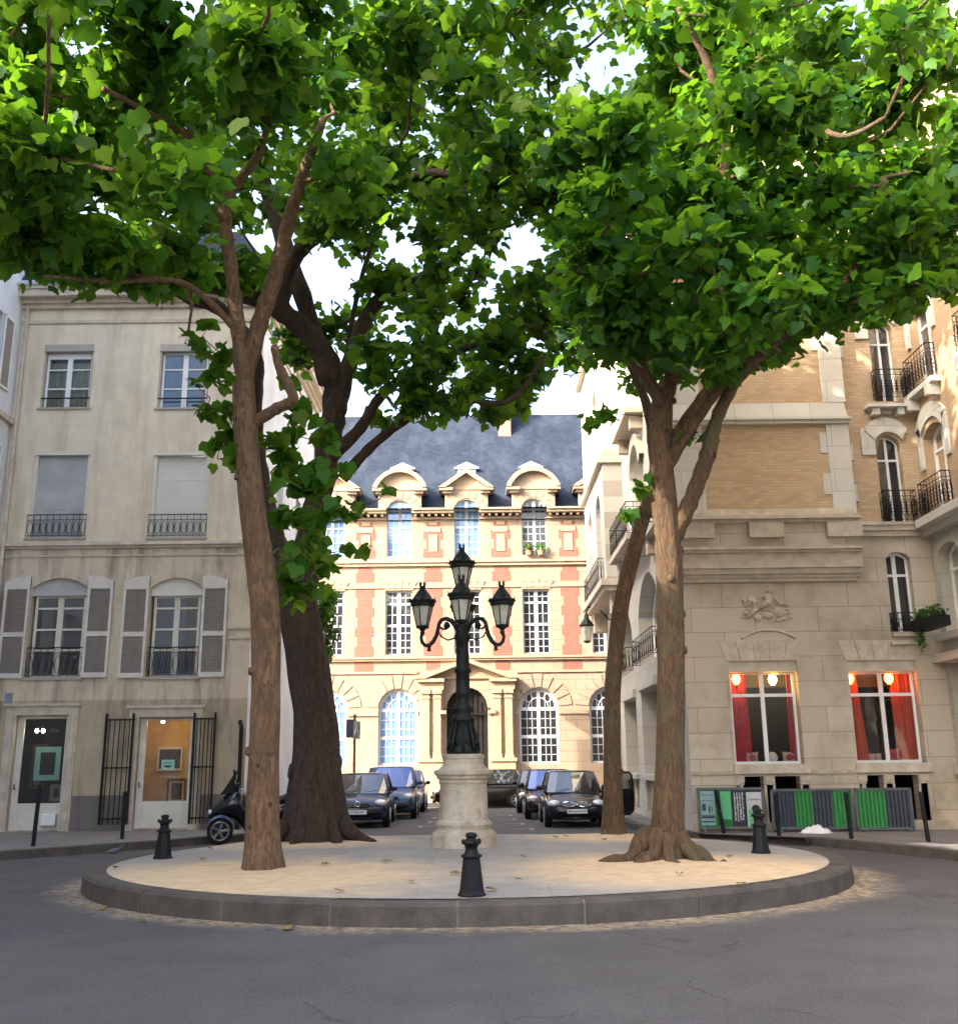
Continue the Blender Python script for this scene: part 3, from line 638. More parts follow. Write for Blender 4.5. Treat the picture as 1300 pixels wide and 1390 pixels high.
# neighbour on the far left, seen as a sliver, carries on towards the viewer
NH = thing('white_house', 'tall white house with grey shutters at the far left edge', 'house', (-13.5, 22, 0))
fn = facing_right(-12.62)
m = MB(fn); ops = [(y, y+1.1, z, z+2) for y in (25.3, 22.0, 18.7, 15.4) for z in (4.2, 7.9, 11.4)]
wall(m, 9.5, 27.48, 0, 22.5, ops, 0, .25); m.build('wall', 'white_render', NH)
for a, b, c, d in ops:
    window(fn, NH, a, b, c, d, trans=((.66, .05),), gm='pane_dark')
    for q0, q1 in ((a-.6, a-.03), (b+.03, b+.6)):
        m = MB(fn); m.box(q0, q0+.06, c, d, .02, .06); m.box(q1-.06, q1, c, d, .02, .06); m.box(q0, q1, c, c+.06, .02, .061); m.box(q0, q1, d-.06, d, .02, .061); sh = m.build('shutter', 'white_paint', NH)
        m = MB(fn); m.box(q0+.06, q1-.06, c+.06, d-.06, .025, .045); m.build('louvres', 'shutter_slat', sh)
m = MB(fn); m.box(9.5, 27.48, 10.6, 10.75, 0, .12); m.box(9.5, 27.5, 22.5, 22.9, -.2, .3); m.build('cornice', 'trim_stone', NH)
m = MB(fn); m.box(9.5, 27.48, 0, 22.49, -9, -.3); m.build('rear_block', 'concrete_far', NH)
BH = thing('sun_gap_block', 'added unseen block on the left beside the tall white house, kept low to let sun onto the crowns', 'house', (-15, 7, 0))  # unseen occluder: low enough to sun the crowns, high enough to shade the ground
m = MB(); m.box(-20, -12.6, 2.6, 9.45, 0, 13.6); m.build('wall', 'cream_plaster', BH)
m = MB(); m.box(-20.3, -12.3, 2.62, 9.45, 13.61, 13.9); m.build('roof', 'slate', BH)
BH = thing('shade_block', 'added unseen tall block nearest the viewer on the left, shading the right crown', 'house', (-15, -2, 0))  # second unseen occluder, added to keep sun off the front right crown
m = MB(); m.box(-20, -12.6, -12, 2.55, 0, 22.5); m.build('wall', 'cream_plaster', BH)
m = MB(); m.box(-20.3, -12.3, -12.2, 2.6, 22.51, 22.8); m.build('roof', 'slate', BH)
# ------------------------------------------------------------ palace
YP = 46.0; fp = front(YP); PC = thing('palace', 'sunlit brick and stone palace with arched dormers and steep slate roof at the street end', 'palace', (-.6, YP, 0))
BX = [-9.44, -6.48, -3.52, -.57, 2.40, 5.36, 8.32]; XA, XB = -11.0, 9.9; PCX = -.61
PORT = (PCX-.865, PCX+.865, .2, 4.76, .865)
ops = []
for c in BX:
    ops.append(PORT if abs(c+.57) < .01 else (c-.825, c+.825, 1.6, 4.72, .825))
    ops.append((c-.58, c+.58, 6.15, 8.9))
m = MB(fp); wall(m, XA, XB, 0, 9.6, ops, 0, .32); m.build('lower_wall', 'palace_stone', PC)
m = MB(fp); wall(m, XA, XB, 9.6, 12.05, [(c-.55, c+.55, 10.4, 12.05) for c in BX], 0, .3)
for c in BX:
    wall(m, c-.95, c+.95, 12.05, 13.42, [(c-.55, c+.55, 12.05, 12.95, .5)], .0, .3)
    for s in (-1, 1): m.quad((c+s*.95, 12.05, 0), (c+s*.95, 13.42, 0), (c+s*.95, 13.42, -1.6), (c+s*.95, 12.05, -1.6))
m.build('upper_wall', 'palace_stone', PC)
m = MB(); m.box(XA, XA+.3, YP+.33, YP+8, 0, 12.4); m.box(XB-.3, XB, YP+.33, YP+8, 0, 12.4); m.box(XA, XB, YP+8, YP+8.3, 0, 12.4); m.box(XA+.3, XB-.3, YP+1.5, YP+1.6, 0, 12.3); m.build('rear_wall', 'concrete_far', PC)
def brickpanel(m, cx, z0, z1, ws=.30, wl=.40, row=.42, w=.012):
    L = []; z = z0; k = 0; Rr = []
    while z < z1-.01:
        zz = min(z+row, z1); h = ws if k % 2 else wl; Rr += [(cx+h, z), (cx+h, zz)]; L += [(cx-h, z), (cx-h, zz)]; z = zz; k += 1
    m.prism(Rr+L[::-1], -.01, w)
mb_ = MB(fp); mst = MB(fp)
for i in range(len(BX)-1):
    cb = (BX[i]+BX[i+1])/2
    brickpanel(mb_, cb, 6.1, 9.0)
    if not -2.6 < cb < 1.6: brickpanel(mb_, cb, 5.48, 5.88)
    else:
        s = -1 if cb < PCX else 1
        mb_.prism([(cb-.3, 5.88), (cb+.3, 5.88), (cb+.3, 5.5), (cb-.3, 5.5)], -.01, .012)
    brickpanel(mb_, cb, 9.3, 9.93); brickpanel(mb_, cb, 10.35, 11.95, .30, .42, .40)
    mst.box(cb-.19, cb+.19, 10.62, 11.38, .0, .035); mst.box(cb-.32, cb+.32, 11.48, 11.72, .0, .036); mst.box(cb-.18, cb+.18, 11.8, 11.96, 0, .034)
mb_.build('brick_panel', 'palace_brick', PC); mst.build('stone_panel', 'palace_trim', PC)
m = MB(fp)
m.box(XA, XB, 9.98, 10.12, 0, .10); m.box(XA, XB, 10.12, 10.2, 0, .16); m.box(XA, XB, 9.02, 9.09, 0, .05); m.box(XA, XB, 5.89, 5.98, 0, .1); m.box(XA, XB, 5.98, 6.04, 0, .15)
for a, b in ((XA, PCX-2.1), (PCX+2.1, XB)): m.box(a, b, 5.36, 5.46, 0, .06)
prev = XA
for c in BX:
    h = 1.06 if abs(c+.57) < .01 else .835
    if abs(c+.57) > .01: m.box(prev, c-h, 3.62, 3.78, 0, .06); prev = c+h
    else: m.box(prev, PCX-2.05, 3.62, 3.78, 0, .06); prev = PCX+2.05
m.box(prev, XB, 3.62, 3.78, 0, .06); m.box(XA, PCX-1.9, 0, .55, 0, .1); m.box(PCX+1.9, XB, 0, .55, 0, .1)
m.build('string_course', 'palace_trim', PC)
def wedges(m, cx, cz, r0, r1, n, a0=0, a1=PI, w=.03, gap=.03):
    for k in range(n):
        A = a0+(a1-a0)*k/n+gap; B = a0+(a1-a0)*(k+1)/n-gap
        m.prism([(cx+r*math.cos(t_), cz+r*math.sin(t_)) for r, t_ in ((r0, A), (r1, A), (r1, B), (r0, B))], 0, w)
m = MB(fp)
for c in BX:
    if abs(c+.57) > .01: wedges(m, c, 4.72-.825, .86, 1.42, 9, .05, PI-.05)
    for k in range(5):
        a = c-.62+k*.248; s = (k-2)*.07; m.prism([(a+.01, 8.93), (a+.238, 8.93), (a+.238+s+.03, 9.3+(.06 if k == 2 else 0)), (a+.01+s-.03, 9.3+(.06 if k == 2 else 0))], 0, .03)
    wedges(m, c, 12.45, .56, .92, 7, .15, PI-.15, .025, .02)
wedges(m, PCX, 3.9, .88, 1.04, 1, 0.001, PI-.001, .09, 0)
m.build('voussoirs', 'palace_stone', PC)
# cornice with modillions, cut at each dormer window
m = MB(fp); prev = XA
for c in BX+[None]:
    e = XB if c is None else c-.56
    m.box(prev, e, 12.05, 12.16, 0, .12); m.box(prev, e, 12.28, 12.4, 0, .42); m.box(prev, e, 12.4, 12.48, 0, .5)
    x = prev+.1
    while x < e-.12: m.box(x, x+.11, 12.161, 12.279, 0, .34); x += .30
    prev = (c+.56) if c is not None else 0
m.build('cornice', 'palace_trim', PC)
for i, c in enumerate(BX):
    m = MB(fp)
    for s in (-1, 1): m.box(min(c+s*.62, c+s*1.05), max(c+s*.62, c+s*1.05), 13.22, 13.34, 0, .16); m.box(min(c+s*.6, c+s*1.2), max(c+s*.6, c+s*1.2), 13.34, 13.46, -1.4, .26)
    if i % 2 == 0:
        P = arch_pts(c-1.2, c+1.2, 14.36, .86, 16); Q = arch_pts(c-1.0, c+1.0, 14.18, .72, 16)
    else:
        P = [(c-1.24, 13.46), (c, 14.34), (c+1.24, 13.46)]; Q = [(c-.92, 13.47), (c, 14.12), (c+.92, 13.47)]
    for a_, b_, c_, d_ in zip(P, P[1:], Q, Q[1:]):
        m.add([(*a_, .3), (*b_, .3), (*d_, .3), (*c_, .3), (*a_, -1.9), (*b_, -1.9), (*d_, -.1), (*c_, -.1)], [(0, 1, 2, 3), (0, 1, 5, 4), (3, 2, 6, 7)])
    m.add([(x, z, .04) for x, z in [(c-1.0, 13.4)]+list(Q)+[(c+1.0, 13.4)]], [tuple(range(len(Q)+2))])
    m.build('dormer_pediment', 'palace_trim', PC, norm=False)
    m = MB(fp); wv = -1.62; m.box(c-.42, c+.42, 14.2, 14.86, wv-.7, wv); m.prism([(c-.56, 14.86), (c+.56, 14.86), (c, 15.12)], wv-.9, wv+.1); m.box(c-.56, c+.56, 14.8, 14.87, wv-.8, wv+.12)
    for k in range(3): m.box(c-.34, c+.34, 14.3+k*.16, 14.36+k*.16, wv, wv+.02)
    m.build('roof_lantern', 'zinc', PC)
    if abs(c+.57) > .01:
        o = window(fp, PC, c-.825, c+.825, 1.6, 4.72, .825, w=-.16, t=.09, fm='palace_window_paint', gm='pane_dark' if c > 0 else 'pane_blue', mull=((.5, .14),), trans=((.72, .14), (.355, .13)), munt_v=(.2, .33, .67, .8), munt_h=(.12, .24, .47, .59))
        m = MB(fp); cz = 4.72-.825
        for rr in (.42, .70): m.tube([(c+rr*math.cos(PI*k/14), cz+rr*math.sin(PI*k/14), -.165) for k in range(15)], .02, 5)
        for k in range(1, 6):
            if k != 3: an = PI*k/6; m.tube([(c+.42*math.cos(an), cz+.42*math.sin(an), -.165), (c+.78*math.cos(an), cz+.78*math.sin(an), -.165)], .018, 5)
        m.build('fanlight_bars', 'palace_window_paint', o)
    window(fp, PC, c-.58, c+.58, 6.15, 8.9, w=-.14, t=.06, fm='palace_window_paint', gm='pane_dark' if i != 2 else 'pane_upper', mull=((.5, .16),), trans=((.46, .1), (.80, .09)), munt_v=(.25, .75), munt_h=(.115, .23, .345, .63, .90))
    window(fp, PC, c-.55, c+.55, 10.4, 12.95, .5, w=-.12, t=.05, fm='palace_window_paint', gm='pane_dark' if i == 4 else 'pane_blue', mull=((.5, .13),), trans=((.515, .08), (.82, .08)), munt_v=(.26, .74), munt_h=(.13, .26, .39, .66))
m = MB(fp)
P = [(XA-.3, 12.49, .45), (XB+.3, 12.49, .45), (XB+.3, 12.6, -.3), (XA-.3, 12.6, -.3), (XA+1, 18.2, -4), (XB-1, 18.2, -4), (XA-.3, 12.6, -8.3), (XB+.3, 12.6, -8.3)]
m.add(P, [(0, 1, 2, 3), (3, 2, 5, 4), (4, 5, 7, 6), (3, 4, 6), (2, 7, 5)]); rf = m.build('roof', 'slate', PC)
m = MB(fp); m.tube([(XA+1, 18.22, -4), (XB-1, 18.22, -4)], .07, 8); m.build('ridge_cap', 'zinc', rf)
m = MB(fp); m.box(.95, 1.55, 16.6, 19.0, -4.0, -3.1); m.box(.88, 1.62, 19.0, 19.12, -4.05, -3.05); m.build('chimney', 'terracotta', rf)
# portal
m = MB(fp)
for s in (-1, 1):
    def bx(a, b, *r, **k): m.box(min(PCX+s*a, PCX+s*b), max(PCX+s*a, PCX+s*b), *r, **k)
    bx(1.0, 2.0, .0, 1.72, 0, .26); bx(.96, 2.05, 1.72, 1.86, 0, .32); bx(1.0, 2.0, 1.86, 5.0, 0, .08)
    for a in (1.1, 1.58): bx(a, a+.32, 1.86, 4.5, .08, .22); bx(a-.03, a+.35, 1.86, 2.0, .08, .26); bx(a-.03, a+.35, 4.3, 4.36, .08, .25); bx(a-.05, a+.37, 4.5, 4.66, .08, .28)
    bx(.87, 1.2, 3.66, 3.8, 0, .3); bx(.98, 2.02, 4.66, 4.98, 0, .24); bx(.95, 2.1, 4.98, 5.12, 0, .38)
    m.add([(PCX+s*2.18, 5.12, .42), (PCX, 5.97, .42), (PCX, 5.8, .42), (PCX+s*1.75, 5.12, .42), (PCX+s*2.18, 5.12, 0), (PCX, 5.97, 0), (PCX, 5.8, 0), (PCX+s*1.75, 5.12, 0)], [(0, 1, 2, 3), (0, 4, 5, 1), (3, 2, 6, 7), (0, 3, 7, 4)])
m.prism([(PCX-1.74, 5.12), (PCX+1.74, 5.12), (PCX, 5.8)], 0, .08)
m.build('portal', 'palace_trim', PC)
m = MB(fp); m.box(PCX-1.3, PCX+1.3, 0, .2, .05, .45); m.build('doorstep', 'trim_stone', PC)
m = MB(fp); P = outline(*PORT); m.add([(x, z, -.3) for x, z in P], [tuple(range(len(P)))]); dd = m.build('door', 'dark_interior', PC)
m = MB(fp)
for k in range(9): x = PCX-.8+k*.2; m.tube([(x, .2, -.27), (x, 4.5 if abs(k-4) < 3 else 4.15, -.27)], .014, 5)
m.box(PCX-.86, PCX+.86, 3.62, 3.7, -.29, -.24); m.box(PCX-.04, PCX+.04, .2, 3.6, -.28, -.24); m.box(PCX-.86, PCX-.72, .2, 3.6, -.29, -.25); m.box(PCX+.72, PCX+.86, .2, 3.6, -.29, -.25); m.build('grille', 'black_iron', dd)
# ------------------------------------------------------------ right building
YR = 24.5; fr_ = front(YR); RB = thing('stone_apartment_house', 'stone and yellow brick apartment house on the right with red curtained windows', 'apartment house', (7, YR, 0))
G1 = (5.6, 7.14, 1.56, 3.82); G2 = (8.3, 9.84, 1.56, 3.80)
xa, xm, xb = 4.6, 8.78, 10.5
m = MB(fr_)
wall(m, xa, xb, 0, 4.0, [G1, G2, (5.65, 6.2, .35, 1.3), (6.45, 7.0, .35, 1.3), (8.35, 8.84, .35, 1.3), (9.08, 9.6, .35, 1.3)], 0, .32)
wall(m, xa, xm, 4.0, 5.95, (), 0, 0); wall(m, xm, xb, 4.0, 6.66, [(9.42, 9.98, 4.42, 6.3, .14)], 0, .32)
wall(m, xa, xm, 5.95, 7.05, (), .28, 0); m.build('ashlar_wall', 'ashlar_front', RB)
m = MB(fr_)
for z0, z1, w in ((5.62, 5.7, .1), (5.7, 5.78, .16), (5.78, 5.9, .26), (5.9, 6.0, .34), (6.0, 6.25, .30), (6.25, 6.31, .38), (6.31, 6.38, .46), (6.95, 7.02, .40), (7.02, 7.1, .52)): m.box(xa, xm-.02 if w > .1 else xm-.1, z0, z1, 0 if z0 < 5.95 else .0, w)
for a in (xa, 6.2, 8.0): m.box(a, a+.8, 6.6, 6.95, .28, .44)
m.box(xm, xb, 6.66, 6.78, 0, .12); m.box(xm, xb, 6.78, 6.9, 0, .2); m.box(xm, xb, 6.9, 6.97, 0, .26)
m.build('main_cornice', 'trim_stone', RB)
m = MB(fr_); m.box(xa, xm-.05, 7.1, 7.28, 0, .44, tp=.1); m.build('lead_flashing', 'worn_stone', RB)
m = MB(fr_); wall(m, 5.3, 8.25, 7.05, 18.5, (), .2, 0); m.quad((xm, 6.9, 0), (xb, 6.9, 0), (xb, 6.98, 0), (xm, 6.98, 0))
NW = (9.48, 10.06, 6.98, 9.14, .2); NW2 = (9.6, 10.18, 10.0, 12.1, .2); NW3 = (9.6, 10.18, 13.0, 15.0, .2)
wall(m, 8.78, xb, 6.98, 18.5, [NW, NW2, NW3], 0, .3); m.build('brick_wall', 'yellow_brick', RB)
m = MB(fr_)
m.box(xa, 5.3, 7.1, 18.5, 0, .24); m.box(8.25, 8.78, 7.1, 9.36, 0, .26); m.box(8.25, 8.78, 9.9, 18.5, 0, .26)
for z in (8.9, 7.9, 11.5, 13.1, 14.7): m.box(8.08, 8.25, z-.25, z+.25, .0, .235); m.box(8.78, 8.9, z-.4, z, .0, .1)
m.box(xa, 8.8, 9.36, 9.44, 0, .34); m.box(xa, 8.83, 9.44, 9.5, 0, .42); m.box(xa, 8.78, 9.5, 9.9, 0, .3, tp=.05)
for z0 in (11.35, 14.5): m.box(xa, 8.8, z0+1.6, z0+1.75, .24, .36)
m.build('pale_stonework', 'ashlar_pale', RB)
m = MB(fr_)  # voussoirs over the big windows
for (a, b, c, d) in (G1, G2):
    n = 5; L = b-a+.1; b0 = a-.05
    for k in range(n):
        p = b0+L*k/n+.008; q = b0+L*(k+1)/n-.008; s = .16
        f0 = (k/n-.5)*2*s; f1 = ((k+1)/n-.5)*2*s; m.prism([(p, d+.01), (q, d+.01), (q+f1, d+.46), (p+f0, d+.46)], 0, .02)
    m.box(a, b, d-.24, d, -.3, -.05); m.box(a-.05, b+.08, c-.2, c, -.3, .1)
m.build('lintel', 'trim_stone', RB)
m = MB(fr_)
for x in (5.57, 6.23, 7.02, 8.27, 8.86, 9.62):
    w_ = .2; m.box(x+.03, x+w_-.03, .3, 1.18, -.16, .0); m.box(x, x+w_, 1.18, 1.3, -.2, .04); m.box(x+.015, x+w_-.015, 1.12, 1.18, -.18, .02)
m.build('basement_pier', 'trim_stone', RB)
m = MB(fr_)
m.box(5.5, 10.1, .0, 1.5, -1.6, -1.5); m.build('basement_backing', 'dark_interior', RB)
m = MB(fr_); m.box(xa, xb, .0, .34, 0, .06); m.box(xa, 5.57, 1.34, 1.42, 0, .04); m.box(7.22, 8.26, 1.34, 1.42, 0, .04); m.build('plinth', 'worn_stone', RB)
# the return wing that comes forward along the right edge
fw = facing_left(xb); m = MB(fw); mbk = MB(fw)
ysw = [23.1, 20.3, 17.5, 14.7]
wall(m, 12.5, YR, 0, 6.66, [(y, y+1.1, 4.35, 6.35, .2) for y in ysw]+[(y, y+1.2, 1.5, 3.7) for y in ysw], 0, .35); m.build('wing_ashlar', 'ashlar_side', RB)
wall(mbk, 12.5, YR, 6.66, 18.5, [(y, y+1.1, z, z+2.15, .22) for y in ysw for z in (7.0, 10.05, 13.1)], 0, .3); mbk.build('wing_brick', 'yellow_brick_side', RB)
m = MB(fw); m.box(12.5, YR-.02, 6.6, 6.78, 0, .2); m.box(12.5, YR-.27, 6.78, 6.97, 0, .42)
for y in ysw:
    for z in (10.05, 13.1): m.box(y-.25, y+1.35, z-.12, z, 0, .24); m.box(y-.1, y+.05, z-.4, z-.12, 0, .3); m.box(y+1.05, y+1.2, z-.4, z-.12, 0, .3)
    for z in (7.0, 10.05, 13.1):
        for q in (y-.3, y+1.12): m.box(q, q+.18, z+1.2, z+2.2, 0, .06)
        P = arch_pts(y-.3, y+1.4, z+2.65, .42, 10); Q = arch_pts(y-.05, y+1.15, z+2.3, .34, 10)
        for a_, b_, c_, d_ in zip(P, P[1:], Q, Q[1:]): m.add([(*a_, .06), (*b_, .06), (*d_, .06), (*c_, .06), (*a_, 0), (*b_, 0), (*d_, 0), (*c_, 0)], [(0, 1, 2, 3), (0, 1, 5, 4), (3, 2, 6, 7)])
    m.box(y-.15, y+1.25, 4.2, 4.35, 0, .22); m.box(y-.2, y+1.3, 1.3, 1.5, 0, .14); m.box(y-.2, y+1.4, 3.72, 3.9, 0, .3)
m.build('wing_stonework', 'ashlar_pale', RB)
for y in ysw:
    window(fw, RB, y, y+1.1, 4.35, 6.35, .2, w=-.25, trans=((.72, .06),)); window(fw, RB, y, y+1.2, 1.5, 3.7, w=-.25, trans=((.75, .06),))
    for z in (7.0, 10.05, 13.1):
        window(fw, RB, y, y+1.1, z, z+2.15, .22, w=-.22, trans=((.74, .06),), gm='pane_upper'); railing(fw, RB, y-.1, y+1.2, z+.0, z+.85, .02, 8, style=2, proj=.2, name='balcony_railing')
for (a, b, c, d, r), k in ((NW, 0), (NW2, 1), (NW3, 2)):
    window(fr_, RB, a, b, c, d, r, w=-.2, t=.045, trans=((.73, .05),), mull=((.52, .06),), gm='pane_dark' if k == 0 else 'pane_upper')
    railing(fr_, RB, a-.05, b+.1, c+.0, c+.72, .03, 6, style=2, proj=.28 if k == 0 else .24, name='balcony_railing')
m = MB(fr_)
for (a, b, c, d, r), k in ((NW, 0), (NW2, 1), (NW3, 2)):
    P = arch_pts(a-.28, b+.17, d+.42, .3, 10); Q = arch_pts(a-.03, b+.03, d+.06, .2, 10)
    for a_, b_, c_, d_ in zip(P, P[1:], Q, Q[1:]): m.add([(*a_, .1), (*b_, .1), (*d_, .1), (*c_, .1), (*a_, 0), (*b_, 0), (*d_, 0), (*c_, 0)], [(0, 1, 2, 3), (0, 1, 5, 4), (3, 2, 6, 7)])
    m.box(a-.36, a-.03, d-.5, d+.15, 0, .07)
    if k < 2:
        m.box(a-.2, b+.16, d+.62, d+.7, 0, .34); m.box(a-.08, a+.1, d+.45, d+.62, 0, .26); m.box(b-.06, b+.1, d+.45, d+.62, 0, .26)
        for q in range(7): m.box(a+.14+q*.045, a+.165+q*.045, d+.5, d+.6, 0, .12)
m.build('window_hood', 'ashlar_pale', RB, norm=False)
NC = (9.42, 9.98, 4.42, 6.3, .14)
window(fr_, RB, *NC[:4], NC[4], w=-.2, t=.05, trans=((.72, .06),), mull=((.44, .09),)); railing(fr_, RB, 9.36, 10.04, 4.44, 4.86, .03, 5, style=1, proj=.12, name='balcony_railing')
m = MB(fr_); m.box(9.3, 10.15, 4.14, 4.22, 0, .16); m.box(9.36, 10.05, 4.34, 4.42, -.25, .12); m.build('window_sill', 'trim_stone', RB)
# big ground floor windows and what is behind them
def bigwin(a, b, c, d, wm):
    window(fr_, RB, a+.02, b-.02, c, d-.22, w=-.22, t=.06, mull=((.5, .09),), trans=((.74, .07),), gm='pane_clear')
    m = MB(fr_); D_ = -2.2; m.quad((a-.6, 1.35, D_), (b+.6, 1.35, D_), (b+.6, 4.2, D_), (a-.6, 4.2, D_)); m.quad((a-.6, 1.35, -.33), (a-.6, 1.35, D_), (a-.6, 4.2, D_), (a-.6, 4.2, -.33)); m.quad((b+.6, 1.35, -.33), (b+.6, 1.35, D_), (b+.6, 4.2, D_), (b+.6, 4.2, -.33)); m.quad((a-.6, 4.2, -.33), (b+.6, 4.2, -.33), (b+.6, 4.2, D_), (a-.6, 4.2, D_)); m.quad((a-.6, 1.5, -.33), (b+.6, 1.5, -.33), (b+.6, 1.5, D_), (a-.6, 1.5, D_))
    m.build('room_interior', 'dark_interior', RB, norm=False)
    m = MB(fr_); m.box(a-.1, b+.1, d-.5, d+.1, -1.4, -1.38); m.build('room_pelmet', 'pelmet', RB)
bigwin(*G1, 0); bigwin(*G2, 0)
def curtain(x0, x1, x2, x3, z0, z1, w, mat, label):
    """x0..x1 at the rail, x2..x3 at the hem"""
    m = MB(fr_); n = 28; rr = random.Random(int(x0*100)); rows = 8
    for j in range(rows+1):
        f = j/rows
        for i in range(n+1):
            g = i/n; x = (x0+(x1-x0)*g)*(1-f)+(x2+(x3-x2)*g)*f
            m.v.append(fr_(x, z1+(z0-z1)*f, w+.05*math.sin(i*1.7+.4*math.sin(j))+.02*math.sin(i*.6+j*.5)))
    m.f = [(j*(n+1)+i, j*(n+1)+i+1, (j+1)*(n+1)+i+1, (j+1)*(n+1)+i) for j in range(rows) for i in range(n)]; m.m = [0]*len(m.f)
    return m.build('curtain', mat, None, loc=(x0, YR-w, z0), smooth=True, label=label, cat='curtain', group='curtains in the ground floor windows')
curtain(5.66, 6.06, 5.62, 6.1, 1.58, 3.6, -.42, 'red_curtain', 'wide crimson curtain at the left side of the left large window')
curtain(6.98, 7.14, 6.95, 7.14, 1.58, 3.6, -.42, 'red_curtain', 'narrow crimson curtain at the right side of the left large window')
curtain(8.34, 8.6, 8.36, 8.72, 1.58, 3.6, -.42, 'orange_curtain', 'rust red curtain at the left side of the right large window')
curtain(9.3, 9.82, 9.42, 9.82, 1.58, 3.6, -.42, 'orange_curtain', 'rust red curtain pulled aside at the right of the right large window')
for x, z, mt, lb in ((5.83, 3.42, 'orange_lamp', 'glowing wall lamp behind the crimson curtain, left end of the left large window'), (6.66, 3.4, 'warm_lamp', 'bright yellow wall lamp in the right half of the left large window'), (8.42, 3.4, 'orange_lamp', 'orange wall lamp in the left half of the right large window'), (9.32, 3.4, 'orange_lamp', 'orange wall lamp in the right half of the right large window')):
    t_ = thing('wall_lamp', lb, 'lamp', (x, YR+.35, z), 'lit lamps in the ground floor windows')
    m = MB(); m.lathe([(.035, -.1), (.09, -.02), (.1, .05), (.06, .12)], (x, YR+.34, z), 14); m.build('lamp_shade', mt, t_, smooth=True)
    m = MB(); m.lathe([(.02, -.2), (.03, -.1)], (x, YR+.34, z), 8); m.build('bracket', 'black_iron', t_)
def cushion(x, z, w, h, mat, spot, label):
    t_ = thing('cushion', label, 'cushion', (x, YR+.45, z), 'cushions on the window seats')
    m = MB(); n = 8
    for s in (-1, 1):
        for j in range(n+1):
            for i in range(n+1):
                u = i/n*2-1; v = j/n*2-1; th_ = .07*(1-u**4)*(1-v**4); pinch = 1-.12*(1-abs(v))**1*abs(u)**3
                m.v.append(Vector((x+u*w/2*pinch, YR+.45+s*th_, z+h/2+v*h/2*(1-.12*(1-abs(u))*abs(v)**3))))
    N = (n+1)**2; m.f = [(k*N+j*(n+1)+i, k*N+j*(n+1)+i+1, k*N+(j+1)*(n+1)+i+1, k*N+(j+1)*(n+1)+i) for k in range(2) for j in range(n) for i in range(n)]; m.m = [0]*len(m.f)
    m.build('cover', mat, t_, smooth=True)
    if spot: m = MB(); m.ball((x, YR+.39, z+h*.5), h*.28, 10, sc=(1.2, .3, 1)); m.build('motif', spot, t_)
cushion(6.08, 1.57, .32, .26, 'pale_cushion', 'pink_cushion', 'pale cushion with a pink motif beside the wide crimson curtain'); cushion(6.92, 1.57, .3, .26, 'pale_cushion', 'red_curtain', 'pale cushion with a red band at the right of the left large window')
cushion(8.86, 1.57, .32, .2, 'pale_cushion', 'orange_lamp' if 0 else 'terracotta', 'pale cushion with an orange motif in the right large window'); cushion(9.25, 1.57, .34, .3, 'pink_cushion', None, 'pink patterned cushion beside the rust red curtain')
m = MB(); m.ball((6.53, YR+.42, 1.70), .13, 16); m.build('globe_lamp', 'cloth_white', None, loc=(6.53, YR+.42, 1.58), smooth=True, label='round white globe on the sill of the left large window', cat='globe')
# carved relief with reclining figure over the left large window
rr = random.Random(21); m = MB(fr_); cx, cz = 6.55, 4.9
P = arch_pts(cx-.62, cx+.62, 4.52, .2, 16)
m.tube([(x, z, .02) for x, z in P], .03, 6)
def blob(x, z, r, sx=1, sz=1, w=.03): m.ball((x, z, w), r, 10, sc=(sx, sz, .55))
def bl(x0_, z0_, x1_, z1_, r0, r1, w=.05): m.tube([(x0_, z0_, w), ((x0_+x1_)/2, (z0_+z1_)/2+.02, w+.02), (x1_, z1_, w)], [r0, (r0+r1)/2, r1], 8)
blob(cx+.1, 5.42, .065, w=.07); blob(cx+.08, 5.24, .11, 1, 1.25, .05); bl(cx+.1, 5.15, cx-.2, 5.02, .09, .07); bl(cx-.2, 5.02, cx-.45, 4.8, .065, .04); bl(cx+.15, 5.3, cx+.3, 5.1, .045, .03); bl(cx+.3, 5.1, cx+.52, 5.08, .03, .025); bl(cx, 5.3, cx-.2, 5.22, .04, .03)
blob(cx-.3, 5.2, .1, 1.3, .9); blob(cx-.48, 5.22, .08); blob(cx-.14, 5.16, .09); blob(cx+.28, 4.92, .13, 1.2, 1); blob(cx, 4.86, .11, 1.5, .8); blob(cx-.2, 4.8, .09)
for k in range(46):
    a = rr.uniform(0, PI); q = rr.uniform(.25, .62); blob(cx+q*math.cos(a), 4.72+q*.75*math.sin(a), rr.uniform(.025, .06), rr.uniform(.8, 2), 1, .015)
for k in range(14):
    x = cx+rr.uniform(-.5, .45); z = 4.75+rr.uniform(0, .45); m.tube([(x+.09*math.cos(q*.7+k), z+.06*math.sin(q*.9+k)+q*.01, .05) for q in range(6)], [.012, .02, .022, .02, .015, .008], 6)
m.build('carved_relief', 'trim_stone', RB, smooth=True)
